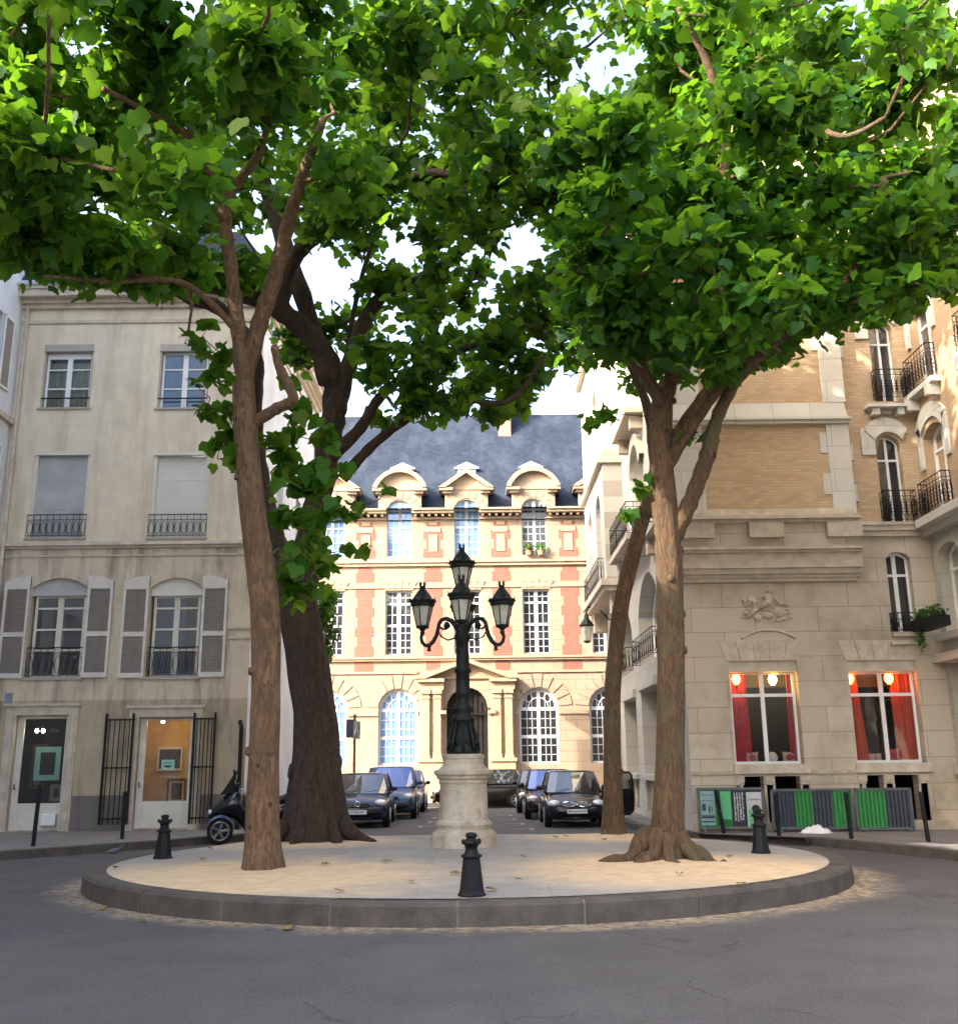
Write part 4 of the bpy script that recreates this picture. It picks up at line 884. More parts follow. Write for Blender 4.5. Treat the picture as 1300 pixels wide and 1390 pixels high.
# wing along the street
XW = 4.6; fv = facing_left(XW); m = MB(fv)
gops = [(25.6, 27.3, 1.3, 3.6), (28.5, 31.4, 1.3, 3.6), (32.5, 35.2, 1.3, 3.5), (36.2, 38.4, 1.3, 3.5)]
aops = [(27.5, 31.2, 4.3, 6.7, 1.0), (32.7, 35.4, 4.3, 6.3, .9)]
uops = [(28.9, 30.7, 7.9, 10.5, .8), (25.8, 27.2, 7.9, 10.4, .6), (28.9, 30.7, 11.6, 14, .8), (25.8, 27.2, 11.6, 14, .6)]
wall(m, YR+.02, 39.5, 0, 7.2, gops+aops+[(28.7, 31.2, .3, 1.15), (32.6, 35.0, .3, 1.15)], 0, .5); wall(m, YR+.02, 39.5, 7.2, 18.5, uops, 0, .4); m.quad((39.5, 0, 0), (39.5, 18.5, 0), (39.5, 18.5, -5), (39.5, 0, -5)); m.build('street_wing_wall', 'ashlar_side', RB)
for a, b, c, d in gops: m = MB(fv); m.box(a, b, c, d, -.62, -.5); m.build('recess_panel', 'lower_render', RB); m = MB(fv); m.box(a-.1, b+.1, d, d+.25, .0, .1); m.box(a-.1, b+.1, 1.1+.05, 1.3, 0, .12); m.build('lintel', 'ashlar_side', RB)
for a, b, c, d, r in aops:
    window(fv, RB, a+.05, b-.05, c, d-.03, r-.02, w=-.4, trans=((.45, .08),), mull=((.33, .08), (.66, .08)), gm='pane_upper'); railing(fv, RB, a, b, c, c+.7, .02, 10, style=1, proj=.2, name='balcony_railing')
for a, b, c, d, r in uops:
    window(fv, RB, a, b, c, d, r, w=-.3, trans=((.7, .08),), gm='pane_upper')
m = MB(fv)
for y in (28.75, 29.2, 30.0, 30.6, 33.0, 33.8, 34.6): m.tube([(y, .3, -.1), (y, 1.15, -.1)], .07, 8)
m.build('basement_baluster', 'trim_stone', RB)
m = MB(fv)
for a, b, z, w in ((28.2, 32.2, 7.45, .65), (28.4, 31.6, 11.1, .5), (YR+.1, 28.0, 7.3, .3)): m.box(a, b, z, z+.16, 0, w); m.box(a+.2, a+.5, z-.4, z, 0, w*.7); m.box(b-.5, b-.2, z-.4, z, 0, w*.7)
for a, b, c, d, r in uops:
    P = arch_pts(a-.3, b+.3, d+.35, r+.1, 10); Q = arch_pts(a-.02, b+.02, d+.02, r, 10)
    for a_, b_, c_, d_ in zip(P, P[1:], Q, Q[1:]): m.add([(*a_, .14), (*b_, .14), (*d_, .14), (*c_, .14), (*a_, 0), (*b_, 0), (*d_, 0), (*c_, 0)], [(0, 1, 2, 3), (0, 1, 5, 4), (3, 2, 6, 7)])
m.build('balcony_slab', 'trim_stone', RB, norm=False)
railing(fv, RB, 28.3, 32.1, 7.61, 8.5, .02, 16, style=1, proj=.6, name='balcony_railing')
# oriel
OY0, OY1, OP = 33.3, 39.4, .62; fo = Fr((XW-OP, 0, 0), (0, 1, 0), (-1, 0, 0)); m = MB(fo)
oops = [(34.3, 35.7, 7.9, 10.3, .6), (37.0, 38.4, 7.9, 10.3, .6), (34.3, 35.7, 11.8, 14.0, .6), (37.0, 38.4, 11.8, 14.0, .6)]
wall(m, OY0, OY1, 7.2, 15.6, oops, 0, .3)
for y in (OY0, OY1): m.quad((y, 7.2, 0), (y, 15.6, 0), (y, 15.6, -OP), (y, 7.2, -OP))
m.quad((OY0, 7.2, 0), (OY1, 7.2, 0), (OY1, 7.2, -OP), (OY0, 7.2, -OP)); m.quad((OY0, 15.6, 0), (OY1, 15.6, 0), (OY1, 15.6, -OP), (OY0, 15.6, -OP)); m.build('oriel', 'ashlar_side', RB, norm=False)
for o_ in oops: window(fo, RB, *o_[:4], o_[4], w=-.25, trans=((.7, .08),), gm='pane_upper')
m = MB(fo); m.box(OY0-.15, OY1+.15, 7.0, 7.2, -OP, .2); m.box(OY0-.05, OY1+.05, 6.85, 7.0, -OP, .08); m.box(OY0-.1, OY1+.1, 11.0, 11.2, -OP+.01, .16); m.box(OY0-.1, OY1+.1, 15.6, 15.85, -OP, .2)
for y in (33.6, 38.8): m.prism([(y, 6.85), (y+.5, 6.85), (y+.5, 6.2), (y, 6.2)], -OP, -.15)
m.build('oriel_cornice', 'trim_stone', RB); railing(fo, RB, 34.0, 38.7, 7.2, 8.0, .0, 14, style=1, proj=.18, name='balcony_railing')
m = MB(); m.box(4.95, 10.6, 25.1, 25.2, 4.2, 18.4); m.box(10.9, 20, 12.5, 24.4, 0, 18.4); m.box(5.4, 20, 27.3, 39.4, 0, 18.4); m.build('rear_block', 'concrete_far', RB)
m = MB(); m.box(4.2, 10.6, 24.1, 40.0, 18.5, 18.8); m.box(9.8, 20, 12.3, 24.09, 18.5, 18.8); m.box(10.61, 20, 24.1, 39.9, 18.5, 18.8); m.build('roof', 'slate', RB)
# ------------------------------------------------------------ street lamp
LX, LY = -.33, 19.35
LP = thing('street_lamp', 'five lantern iron street lamp on a round stone pedestal mid island', 'street lamp', (LX, LY, .25))
m = MB(); m.lathe([(.56, .22), (.555, .46), (.54, .5), (.46, .56), (.47, .6), (.49, .64), (.47, .68), (.42, .72), (.415, 1.0), (.41, 1.3), (.43, 1.34), (.42, 1.37), (.46, 1.4), (.47, 1.44), (.51, 1.47), (.515, 1.53), (.45, 1.55), (.40, 1.58), (.36, 1.64), (.355, 1.72), (.37, 1.74), (.37, 1.80), (.3, 1.81)], (LX, LY, 0), 40)
m.build('pedestal', 'pedestal_weathered', LP, smooth=False, bevel=.006)
m = MB(); m.lathe([(.29, 1.81), (.29, 1.86), (.265, 1.9), (.25, 1.98), (.235, 2.05), (.19, 2.2), (.175, 2.34), (.205, 2.37), (.21, 2.42), (.17, 2.46), (.14, 2.5), (.17, 2.55), (.165, 2.62), (.12, 2.68), (.11, 2.8), (.15, 2.84), (.125, 2.88), (.12, 3.2), (.15, 3.23), (.15, 3.28), (.12, 3.31), (.11, 3.7), (.11, 3.74), (.13, 3.8), (.15, 3.86), (.12, 3.92), (.13, 3.99), (.09, 4.05), (.07, 4.15), (.06, 4.3), (.075, 4.36), (.05, 4.42), (.045, 4.6), (.07, 4.66), (.06, 4.72)], (LX, LY, 0), 20, flute=.10)
for k in range(8):
    a = 2*PI*k/8; m.tube([(LX+.27*math.cos(a), LY+.27*math.sin(a), 1.86), (LX+.25*math.cos(a), LY+.25*math.sin(a), 2.02), (LX+.19*math.cos(a), LY+.19*math.sin(a), 2.25), (LX+.17*math.cos(a), LY+.17*math.sin(a), 2.36)], [.03, .035, .025, .02], 6)
    m.ball((LX+.235*math.cos(a+.39), LY+.235*math.sin(a+.39), 2.0), .045, 8)
m.build('post', 'lamp_iron', LP, smooth=True)
def lantern(x, y, z, s=1.02):
    e = MB(lambda a, b, c: Vector((x+(a-x)*s, y+(b-y)*s, z+(c-z)*s))); n = 6
    e.lathe([(.03, -.06), (.05, -.02), (.11, 0), (.12, .03), (.105, .045)], (x, y, z), 12)
    for k in range(n):
        a = 2*PI*k/n+.26; c, s_ = math.cos(a), math.sin(a); e.tube([(x+.105*c, y+.105*s_, z+.03), (x+.19*c, y+.19*s_, z+.40)], .011, 5)
    e.lathe([(.19, .38), (.215, .4), (.22, .44), (.25, .47), (.235, .5), (.19, .52), (.165, .54), (.13, .60), (.085, .66), (.05, .70), (.055, .73), (.035, .75)], (x, y, z), 12)
    for k in range(12):
        a = 2*PI*k/12; c, s_ = math.cos(a), math.sin(a)
        e.add([(x+.24*c-.03*s_, y+.24*s_+.03*c, z+.46), (x+.24*c+.03*s_, y+.24*s_-.03*c, z+.46), (x+.27*c, y+.27*s_, z+.545)], [(0, 1, 2)])
    for k in range(6):
        a = 2*PI*k/6; c, s_ = math.cos(a), math.sin(a); e.tube([(x+.03*c, y+.03*s_, z+.73), (x+.055*c, y+.055*s_, z+.77), (x+.045*c, y+.045*s_, z+.80), (x+.07*c, y+.07*s_, z+.83)], [.014, .012, .014, .004], 5)
    o = e.build('lantern', 'lamp_iron', LP, norm=False)
    g = MB(e.fr); g.lathe([(.095, .035), (.182, .39)], (x, y, z), 6)
    g2 = []
    for v in g.v: d = v-Vector((x, y, 0)); a = .26; g2.append(Vector((x+d.x*math.cos(a)-d.y*math.sin(a), y+d.x*math.sin(a)+d.y*math.cos(a), v.z)))
    g.v = g2; g.build('glass', 'lantern_glass', o)
lantern(LX, LY, 4.72)
for k in range(4):
    an = k*PI/2; dx, dy = math.cos(an), math.sin(an); R_ = .72
    def P3(L): return [(LX+dx*r, LY+dy*r, z) for r, z in L]
    m = MB(); m.tube(P3([(.07, 3.95), (.12, 4.05), (.2, 4.15), (.29, 4.19), (.37, 4.17), (.42, 4.10), (.44, 4.0), (.47, 3.88), (.53, 3.77), (.6, 3.71), (.67, 3.71), (.73, 3.77), (.745, 3.85), (.72, 3.93)]), [.045, .045, .042, .04, .04, .036, .036, .038, .04, .04, .036, .034, .03, .035], 8)
    m.tube(P3([(.42, 4.05), (.36, 4.0), (.29, 4.0), (.25, 4.06), (.27, 4.12), (.32, 4.11)]), [.02, .02, .02, .02, .018, .012], 6)
    m.tube(P3([(.45, 3.98), (.38, 3.86), (.26, 3.8), (.12, 3.84)]), .015, 6)
    m.ball((LX+dx*.28, LY+dy*.28, 4.06), .062, 10); m.tube(P3([(.6, 3.72), (.6, 3.63)]), [.04, .025], 8); m.lathe([(.01, -.02), (.05, 0), (.02, .02)], (LX+dx*.6, LY+dy*.6, 3.62), 8)
    m.lathe([(.03, 0), (.05, .03), (.03, .06), (.06, .09)], (LX+dx*R_, LY+dy*R_, 3.9), 10)
    m.build('arm', 'lamp_iron', LP, smooth=True); lantern(LX+dx*R_, LY+dy*R_, 4.02)
# ------------------------------------------------------------ bollards
def bollard_proto(loc, label):
    t_ = thing('bollard', label, 'bollard', loc, 'cast iron bollards on the island')
    x, y, z = loc; K = lambda a, b, c: Vector((x+(a-x)*.93, y+(b-y)*.93, z+(c-z)*.86)); m = MB(K); m.lathe([(.165, 0), (.165, .03), (.15, .05), (.142, .08), (.105, .42), (.10, .46)], (x, y, z), 16, flute=.06); m.build('shaft', 'black_iron', t_)
    m = MB(K); m.lathe([(.10, .46), (.125, .475), (.125, .5), (.085, .52), (.07, .57), (.085, .62), (.115, .635), (.12, .66), (.10, .68), (.06, .69), (.055, .71), (.075, .73), (.06, .765), (.02, .775)], (x, y, z), 16)
    for k in range(4):
        a = PI/2*k+.4; m.ball((x+.1*math.cos(a), y+.1*math.sin(a), z+.67), .028, 8)
    m.build('cap', 'black_iron', t_, smooth=True); return t_
b0 = bollard_proto(Vector((-.13, 12.45, .245)), 'black cast iron bollard at the front edge of the island, before the pedestal')
for loc, lb in (((-5.05, 17.8, .25), 'black iron bollard at the left side of the island, near the scooter'), ((4.3, 17.5, .25), 'black cast iron bollard at the right side of the island, before the green hoardings')):
    c = copy_tree(b0); c.location = loc; c['label'] = lb
def slim(x, y, z, h, lean, label):
    t_ = thing('steel_post', label, 'post', (x, y, z), 'slim black posts along the sidewalks')
    m = MB(); m.tube([(x, y, z), (x+lean, y, z+h)], .042, 12); m.build('tube', 'black_iron', t_, smooth=False)
    m = MB(); m.lathe([(.046, 0), (.05, .02), (.045, .05), (.02, .075)], (x+lean, y, z+h), 12); m.tube([(x+lean*.8, y, z+h*.84), (x+lean*.83, y, z+h*.87)], .047, 12); m.build('cap', 'black_iron', t_)
slim(-8.95, 22.4, .15, 1.13, .03, 'tall slim black post before the left gallery door'); slim(-7.8, 24.3, .15, .92, .0, 'slim black post before the folded gate, on the left sidewalk')
slim(5.12, 23.9, .15, .83, -.12, 'slim black post leaning left before the poster hoarding'); slim(6.02, 22.9, .15, .76, 0, 'slim upright black post at the left end of the striped hoarding')
slim(7.16, 21.9, .15, .8, -.03, 'slim black post just right of the white cloth on the sidewalk'); slim(8.25, 20.9, .15, .82, -.04, 'slim black post furthest right on the right sidewalk')
# ------------------------------------------------------------ hoardings
def hoarding(xa, xb, ya, yb, z0, z1, stripes, label):
    d = Vector((xb-xa, yb-ya, 0)); L = d.length; d.normalize(); f = Fr((xa, ya, 0), d, (d.y, -d.x, 0))
    t_ = thing('hoarding', label, 'hoarding', (xa, ya, z0), 'corrugated hoarding panels before the right house')
    m = MB(f)
    for a, b, c, e in ((0, L, z0, z0+.05), (0, L, z1-.05, z1), (0, .05, z0, z1), (L-.05, L, z0, z1)): m.box(a, b, c, e, -.02, .03)
    m.box(.1, .16, z0-.12, z0, -.25, .25); m.box(L-.16, L-.1, z0-.12, z0, -.25, .25)
    m.build('frame', 'barrier_frame', t_); n = int(L/.045); m = MB(f); k = 0
    mats = ['barrier_green', 'barrier_dark']
    for i in range(n):
        x0_ = .05+(L-.1)*i/n; x1_ = .05+(L-.1)*(i+1)/n; g = (i+.5)/n; mi = [s[1] for s in stripes if g <= s[0]][0]; w0, w1 = (.0, .014) if i % 2 else (.014, .0)
        m.quad((x0_, z0+.05, w0), (x1_, z0+.05, w1), (x1_, z1-.05, w1), (x0_, z1-.05, w0), m=mi)
    m.build('corrugated_sheet', mats, t_, norm=False); return t_, f, L
h1, hf, HL = hoarding(4.66, 6.08, 24.3, 24.12, .22, 1.08, [(.25, 0), (.5, 0), (.72, 1), (1, 1)], 'hoarding panel covered with posters, nearest the street')
hoarding(6.22, 7.98, 24.15, 24.1, .2, 1.04, [(.27, 1), (.52, 0), (.76, 1), (1, 0)], 'hoarding panel of two dark and two green stripes, middle one')
hoarding(8.02, 9.22, 24.1, 24.0, .18, 1.04, [(.53, 0), (1, 1)], 'hoarding panel half green half dark, furthest right')
def poster(a, b, c, d, mat, label, extra):
    t_ = thing('poster', label, 'poster', hf(a, c, .03), 'posters on the hoarding')
    m = MB(hf); m.box(a, b, c, d, .022, .027); m.build('sheet', mat, t_); extra(t_)
def ex1(t_):
    m = MB(hf)
    for z, h in ((.92, .012), (.8, .012), (.5, .015), (.44, .05), (.36, .03)): m.box(.08, .36, z, z+h, .027, .03)
    m.box(.1, .18, .6, .74, .027, .03); m.box(.24, .27, .55, .7, .027, .03); m.box(.3, .32, .58, .68, .027, .03); m.build('printed_plan', 'barrier_dark', t_)
poster(.07, .38, .3, 1.01, 'poster_teal', 'pale blue plan poster at the left end of the hoarding', ex1)
def ex2(t_): pass
poster(.5, .72, .42, 1.0, 'poster_green', 'pale green poster second from the left on the hoarding', ex2)
def ex3(t_):
    m = MB(hf); rr = random.Random(4)
    for k in range(4):
        z = .98
        while z > .42: h = rr.uniform(.02, .06); x = .79+k*.055; m.box(x, x+rr.uniform(.015, .035), z-h, z-.008, .027, .03); z -= h
    m.build('printed_columns', 'poster_white', t_)
poster(.77, 1.0, .35, 1.0, 'barrier_dark', 'dark poster with pale columns of print on the hoarding', ex3)
def ex4(t_):
    m = MB(hf); P = outline(1.15, 1.33, .3, .72, .09); m.add([(x, z, .031) for x, z in P], [tuple(range(len(P)))]); m.build('printed_arch', 'print_ink', t_)
    m = MB(hf); m.box(1.08, 1.17, .26, .62, .029, .033); m.build('printed_tree', 'poster_green', t_)
    m = MB(hf); m.ball((1.26, .56, .033), .045, 8, sc=(1, 1, .05)); m.build('printed_figure', 'poster_teal', t_)
    p = hf(1.21, .83, .031); ang = math.atan2(24.12-24.3, 6.08-4.66)
    txt('la Bohème', .062, p, (PI/2, 0, ang), 'print_ink', t_, 'headline')
poster(1.05, 1.37, .25, .98, 'poster_white', 'white poster with a black arch and a headline at the right end of the hoarding', ex4)
# crumpled white cloth
m = MB(); rr = random.Random(9); n = 18; c0 = G(1108, 1131, .15)
for j in range(n+1):
    for i in range(n+1):
        u = i/n*2-1; v = j/n*2-1; q = max(0, 1-(u*u+v*v)); m.v.append(Vector((c0.x+u*.3*(1+.2*math.sin(v*5)), c0.y+v*.22*(1+.2*math.sin(u*4+1)), .156+q*.1*(1+.5*math.sin(u*9+v*6))+.03*abs(math.sin(u*14)*math.cos(v*11))*q+rr.uniform(0, .025)*q)))
m.f = [(j*(n+1)+i, j*(n+1)+i+1, (j+1)*(n+1)+i+1, (j+1)*(n+1)+i) for j in range(n) for i in range(n)]; m.m = [0]*len(m.f)
m.build('crumpled_cloth', 'cloth_white', None, loc=(c0.x, c0.y, .15), smooth=True, label='crumpled white cloth lying on the right sidewalk before the hoardings', cat='cloth')
# wall lantern of the oriel
t_ = thing('wall_lantern', 'black bracket lantern hanging under the oriel at the far end of the right street wing', 'wall lantern', (3.75, 37.9, 5.9))
m = MB(); m.tube([(4.58, 37.9, 7.0), (4.2, 37.9, 7.1), (3.8, 37.9, 6.95), (3.75, 37.9, 6.75)], .03, 6); m.tube([(4.58, 37.9, 6.5), (4.2, 37.9, 6.9), (3.95, 37.9, 6.98)], .02, 6); m.build('bracket', 'lamp_iron', t_)
m = MB(); m.lathe([(.05, 5.7), (.14, 5.75), (.14, 5.78)], (3.75, 37.9, 0), 8); m.lathe([(.24, 6.28), (.27, 6.33), (.2, 6.42), (.1, 6.55), (.05, 6.75)], (3.75, 37.9, 0), 8); m.build('cap', 'lamp_iron', t_)
m = MB(); m.lathe([(.13, 5.78), (.22, 6.28)], (3.75, 37.9, 0), 6); m.build('glass', 'lantern_glass', t_)
# direction sign on the left sidewalk
p0 = Vector((-4.62, 40.0, 0)); t_ = thing('sign_post', 'dark sign post with two small plates standing behind the parked cars on the left', 'sign', p0)
m = MB(); m.tube([(p0.x, p0.y, 0), (p0.x-.02, p0.y, 3.35)], .05, 8); m.ball((p0.x-.02, p0.y, 3.38), .07, 8); m.build('pole', 'dark_frame', t_)
m = MB(); m.box(p0.x-.32, p0.x-.06, p0.y-.08, p0.y-.04, 2.6, 3.25); m.build('plate', 'barrier_dark', t_); m = MB(); m.box(p0.x-.05, p0.x+.2, p0.y-.1, p0.y-.06, 2.55, 3.18); pl = m.build('plate', 'grey_picture', t_)
m = MB(); m.tube([(p0.x-.0, p0.y-.11, 2.7), (p0.x+.08, p0.y-.11, 3.05), (p0.x+.14, p0.y-.11, 2.75)], .015, 5); m.build('arrow', 'poster_white', pl)
# ------------------------------------------------------------ cars
def car(name, label, x, y, yaw, L=3.75, W=1.6, H=1.42, col='paint_black', glassm='car_glass', grille='ovals', plate='BW-614-GW', ground_c=.17, door_open=False, group='cars parked in the street', hood=.84, nose=.62, z=0.0, hatch=True, detail=True):
    """front faces local -y"""
    t_ = thing(name, label, 'car', (0, 0, 0), group); hw = W/2
    # lower body: stations (y, z low, z top, half width)
    S = [(-L/2, .30, nose-.10, hw*.78), (-L/2+.10, .22, nose+.02, hw*.90), (-L/2+.32, .19, nose+.1, hw*.965), (-L/2+.75, .19, hood-.04, hw*.99), (-L/2+1.05, .19, hood+.04, hw), (-.1, .19, hood+.07, hw), (L/2-1.0, .19, hood+.09, hw), (L/2-.45, .2, hood+.1, hw*.985), (L/2-.15, .24, hood+.08, hw*.93), (L/2, .32, hood-.02, hw*.82)]
    m = MB(); n = 0
    prof = [(0, 0), (.75, 0), (.95, .06), (1.0, .28), (1.0, .6), (.975, .84), (.90, .97), (.5, 1.0), (0, 1.02)]
    full = [(-a, b) for a, b in prof[::-1]]+prof[1:-1]
    for (yy, zl, zt, w) in S:
        for a, b in full: m.v.append(Vector((a*w, yy, zl+(zt-zl)*b)))
    k = len(full); m.f = [(i*k+j, i*k+(j+1) % k, (i+1)*k+(j+1) % k, (i+1)*k+j) for i in range(len(S)-1) for j in range(k)]+[tuple(range(k)), tuple(range((len(S)-1)*k, len(S)*k))]; m.m = [0]*len(m.f)
    m.build('body', col, t_, smooth=True, sub=1)
    # cabin
    zb = hood+.03; ya0, ya1 = -L/2+1.0, -L/2+1.62; yb1, yb0 = L/2-.55 if hatch else L/2-1.0, L/2-.16; wt = hw*.76; zt = H-.05
    base = [(-hw*.93, ya0+.22), (-hw*.6, ya0+.04), (0, ya0-.02), (hw*.6, ya0+.04), (hw*.93, ya0+.22), (hw*.95, 0), (hw*.9, yb0-.1), (hw*.5, yb0), (-hw*.5, yb0), (-hw*.9, yb0-.1), (-hw*.95, 0)]
    roof = [(-wt, ya1+.08), (-wt*.6, ya1), (0, ya1-.02), (wt*.6, ya1), (wt, ya1+.08), (wt*1.02, .2), (wt*.97, yb1-.06), (wt*.5, yb1), (-wt*.5, yb1), (-wt*.97, yb1-.06), (-wt*1.02, .2)]
    N = len(base); m = MB(); m.v = [Vector((a, b, zb)) for a, b in base]+[Vector((a, b, zt)) for a, b in roof]
    m.f = [(i, (i+1) % N, N+(i+1) % N, N+i) for i in range(N)]; m.m = [0]*N; m.build('windows', glassm, t_, smooth=False)
    m = MB(); m.v = [Vector((a, b, zt-.02)) for a, b in roof]+[Vector((a*.93, b*.97+.02, zt+.03)) for a, b in roof]+[Vector((a*.6, (b-.2)*.8+.2, H)) for a, b in roof]
    m.f = [(i, (i+1) % N, N+(i+1) % N, N+i) for i in range(N)]+[(N+i, N+(i+1) % N, 2*N+(i+1) % N, 2*N+i) for i in range(N)]+[tuple(range(2*N, 3*N))]; m.m = [0]*len(m.f)
    for i in (0, 4, 6, 9): a, b = base[i], roof[i]; m.tube([(a[0], a[1], zb-.02), ((a[0]+b[0])/2*1.01, (a[1]+b[1])/2, (zb+zt)/2), (b[0], b[1], zt)], [.045, .04, .035], 6)
    for i in (5, 10): a, b = base[i], roof[i]; m.tube([(a[0]*1.005, a[1]+.2, zb-.02), (b[0]*1.01, b[1], zt)], .03, 6)
    for i in (0, 4): a = base[i]; s = 1 if i else -1; m.tube([(a[0], a[1], zb), (s*hw*.95, 0, zb+.01), (s*hw*.9, yb0-.1, zb)], .03, 6)
    m.build('roof', col, t_, smooth=True)
    m = MB()
    for sx in (-.38, .38):
        m.box(sx-.22, sx+.22, -.05, .12, .6, 1.05, tp=.05); m.box(sx-.12, sx+.12, -.02, .07, 1.05, 1.22, tp=.03); m.box(sx-.24, sx+.24, -.45, .1, .45, .62)
    m.box(-.62, .62, .75, .9, .6, 1.05); m.v = [Vector((p.x, p.z if 0 else p.y, p.z)) for p in m.v]
    m.tube([(.38+.17*math.cos(q*PI/6), -.62, .86+.17*math.sin(q*PI/6)) for q in range(13)], .015, 5); m.box(-hw*.8, hw*.8, -.95, -.75, .7, .86)
    m.build('seat', 'seat_leather', t_)
    wr = .30
    for sx in (-1, 1):
        for yy in (-L/2+.68, L/2-.62):
            a = MB(); a.tube([(sx*(hw-.16), yy, wr+.02), (sx*(hw+.006), yy, wr+.02)], wr+.05, 24); a.build('wheel_arch', 'black_plastic', t_)
            a = MB(); P = []; a.tube([(sx*(hw-.17), yy, wr), (sx*(hw-.02), yy, wr), (sx*(hw+.012), yy, wr)], [wr, wr, wr*.9], 24); wh = a.build('wheel', 'tyre', t_)
            a = MB(); a.tube([(sx*(hw-.0), yy, wr), (sx*(hw+.018), yy, wr)], [wr*.2, wr*.16], 12)
            for q in range(7):
                g = 2*PI*q/7; a.tube([(sx*(hw+.014), yy+wr*.12*math.cos(g), wr+wr*.12*math.sin(g)), (sx*(hw+.018), yy+wr*.62*math.cos(g), wr+wr*.62*math.sin(g))], [.028, .02], 5)
            a.tube([(sx*(hw+.016), yy+wr*.65*math.cos(2*PI*q/20), wr+wr*.65*math.sin(2*PI*q/20)) for q in range(21)], .018, 5); a.build('rim', 'alloy', wh)
    yf = -L/2
    m = MB()
    for sx in (-1, 1): m.ball((sx*hw*.70, yf+.17, nose-.03), .1, 12, sc=(1.45, 1.0, .72))
    # headlights are separate lenses
    m.v = m.v
    for s, sx in enumerate((-1, 1)):
        a = MB(); a.ball((sx*hw*.72, yf+.185, nose-.02), .115, 14, sc=(1.5, 1.15, .85)); hl = a.build('headlight', 'headlight', t_, smooth=True)
        a = MB(); a.ball((sx*hw*.88, yf+.24, nose-.02), .055, 10, sc=(.8, 1.2, 1)); a.build('indicator', 'amber', hl, smooth=True)
        a = MB(); a.ball((sx*(hw+.09), ya0+.42, zb+.12), .085, 10, sc=(1.1, .7, .8)); a.tube([(sx*hw*.92, ya0+.4, zb+.05), (sx*(hw+.05), ya0+.43, zb+.08)], .02, 5); a.build('door_mirror', col if col != 'paint_silver' else 'black_plastic', t_, smooth=True)
        a = MB(); a.ball((sx*hw*.8, L/2-.07, hood-.12), .1, 10, sc=(.9, .6, 1.6)); a.build('tail_light', 'red_lens', t_, smooth=True)
    m = MB(); m.tube([(-hw*.86, yf+.16, .40), (-hw*.5, yf-.005, .40), (0, yf-.03, .40), (hw*.5, yf-.005, .40), (hw*.86, yf+.16, .40)], [.05, .075, .08, .075, .05], 8)
    m.box(-hw*.5, hw*.5, yf-.02, yf+.1, .2, .29); m.build('bumper', col if grille == 'ovals' else 'black_plastic', t_, smooth=True)
    if grille == 'ovals':
        a = MB()
        for sx in (-1, 1):
            P = [(sx*(.19+.165*math.cos(q*PI/8)+(.03 if q < 8 else 0)), yf-.005+.03*abs(math.cos(q*PI/8)), nose-.03+.062*math.sin(q*PI/8)) for q in range(17)]; a.tube(P, .012, 5)
            for q in (-.02, .01): a.tube([(sx*.07, yf-.005, nose-.03+q), (sx*.31, yf+.01, nose-.03+q)], .007, 4)
        a.tube([(-.045, yf-.01, nose+.02), (0, yf-.015, nose-.05), (.045, yf-.01, nose+.02)], .012, 5); a.build('grille', 'chrome', t_)
    else:
        a = MB(); a.box(-.32, .32, yf-.012, yf+.05, nose-.12, nose-.02); gr = a.build('grille', 'black_plastic', t_)
        a = MB()
        for q in (-.1, -.07, -.04): a.box(-.31, .31, yf-.018, yf-.012, nose+q, nose+q+.008)
        a.tube([(.07*math.cos(q*PI/8), yf-.03, nose-.03+.07*math.sin(q*PI/8)) for q in range(17)], .011, 5)
        if grille == 'ring': a.tube([(-.045, yf-.03, nose+.02), (-.015, yf-.03, nose-.05), (0, yf-.03, nose-.01), (.015, yf-.03, nose-.05), (.045, yf-.03, nose+.02)], .009, 5); a.tube([(-.02, yf-.03, nose+.035), (0, yf-.03, nose), (.02, yf-.03, nose+.035)], .009, 5)
        a.build('badge', 'chrome', gr)
    a = MB(); a.box(-.26, .26, yf-.115, yf-.1, .36, .47); a.box(-.05, .05, yf-.1, yf-.02, .38, .44); pl = a.build('number_plate', 'plate_white', t_, bevel=.004)
    tx = txt(plate, .085, (0, yf-.117, .415), (PI/2, 0, 0), 'print_ink', pl, 'plate_lettering')
    m = MB(); m.tube([(-.5, ya0+.03, zb+.03), (-.1, ya0+.08, zb+.09)], .008, 4); m.tube([(.05, ya0+.03, zb+.03), (.45, ya0+.12, zb+.08)], .008, 4); m.build('wiper', 'black_plastic', t_)
    if door_open:
        hx, hy = hw, ya0+.35; an = math.radians(68); c, s = math.cos(an), math.sin(an)
        f = Fr((hx, hy, 0), (s, c*.9, 0), (c, -s, 0)); m = MB(f)
        out = [(0, .25), (.85, .22), (.98, .34), (1.0, .8), (.97, hood+.1), (0, hood+.06)]
        m.prism(out, -.04, .04); dr = m.build('open_door', col, t_, bevel=.015)
        m = MB(f); w_ = [(.02, hood+.06), (.34, H-.1), (.5, H-.05), (.88, H-.07), (.95, H-.14), (.97, hood+.1)]
        m.tube([(a_, b_, 0) for a_, b_ in w_], .03, 6); m.build('window_frame', col, dr); m = MB(f); m.add([(a_, b_, .0) for a_, b_ in w_], [tuple(range(6))]); m.build('door_glass', 'car_glass', dr)
        m = MB(f); m.box(.12, .85, .35, hood-.1, .041, .06); m.build('door_trim', 'black_plastic', dr, bevel=.01)
    t_.location = (x, y, z); t_.rotation_euler = (0, 0, yaw); return t_
car('parked_car', 'small black hatchback with twin oval grille and its door open, first in the right row', 2.45, 30.95, .0, L=3.72, W=1.6, H=1.43, door_open=True)
car('parked_car', 'dark brown hatchback second in the right row, behind the car with the open door', 2.12, 35.2, -.02, col='paint_brownblack', glassm='car_glass_blue', grille='bar', plate='CL-208-RT', H=1.45)
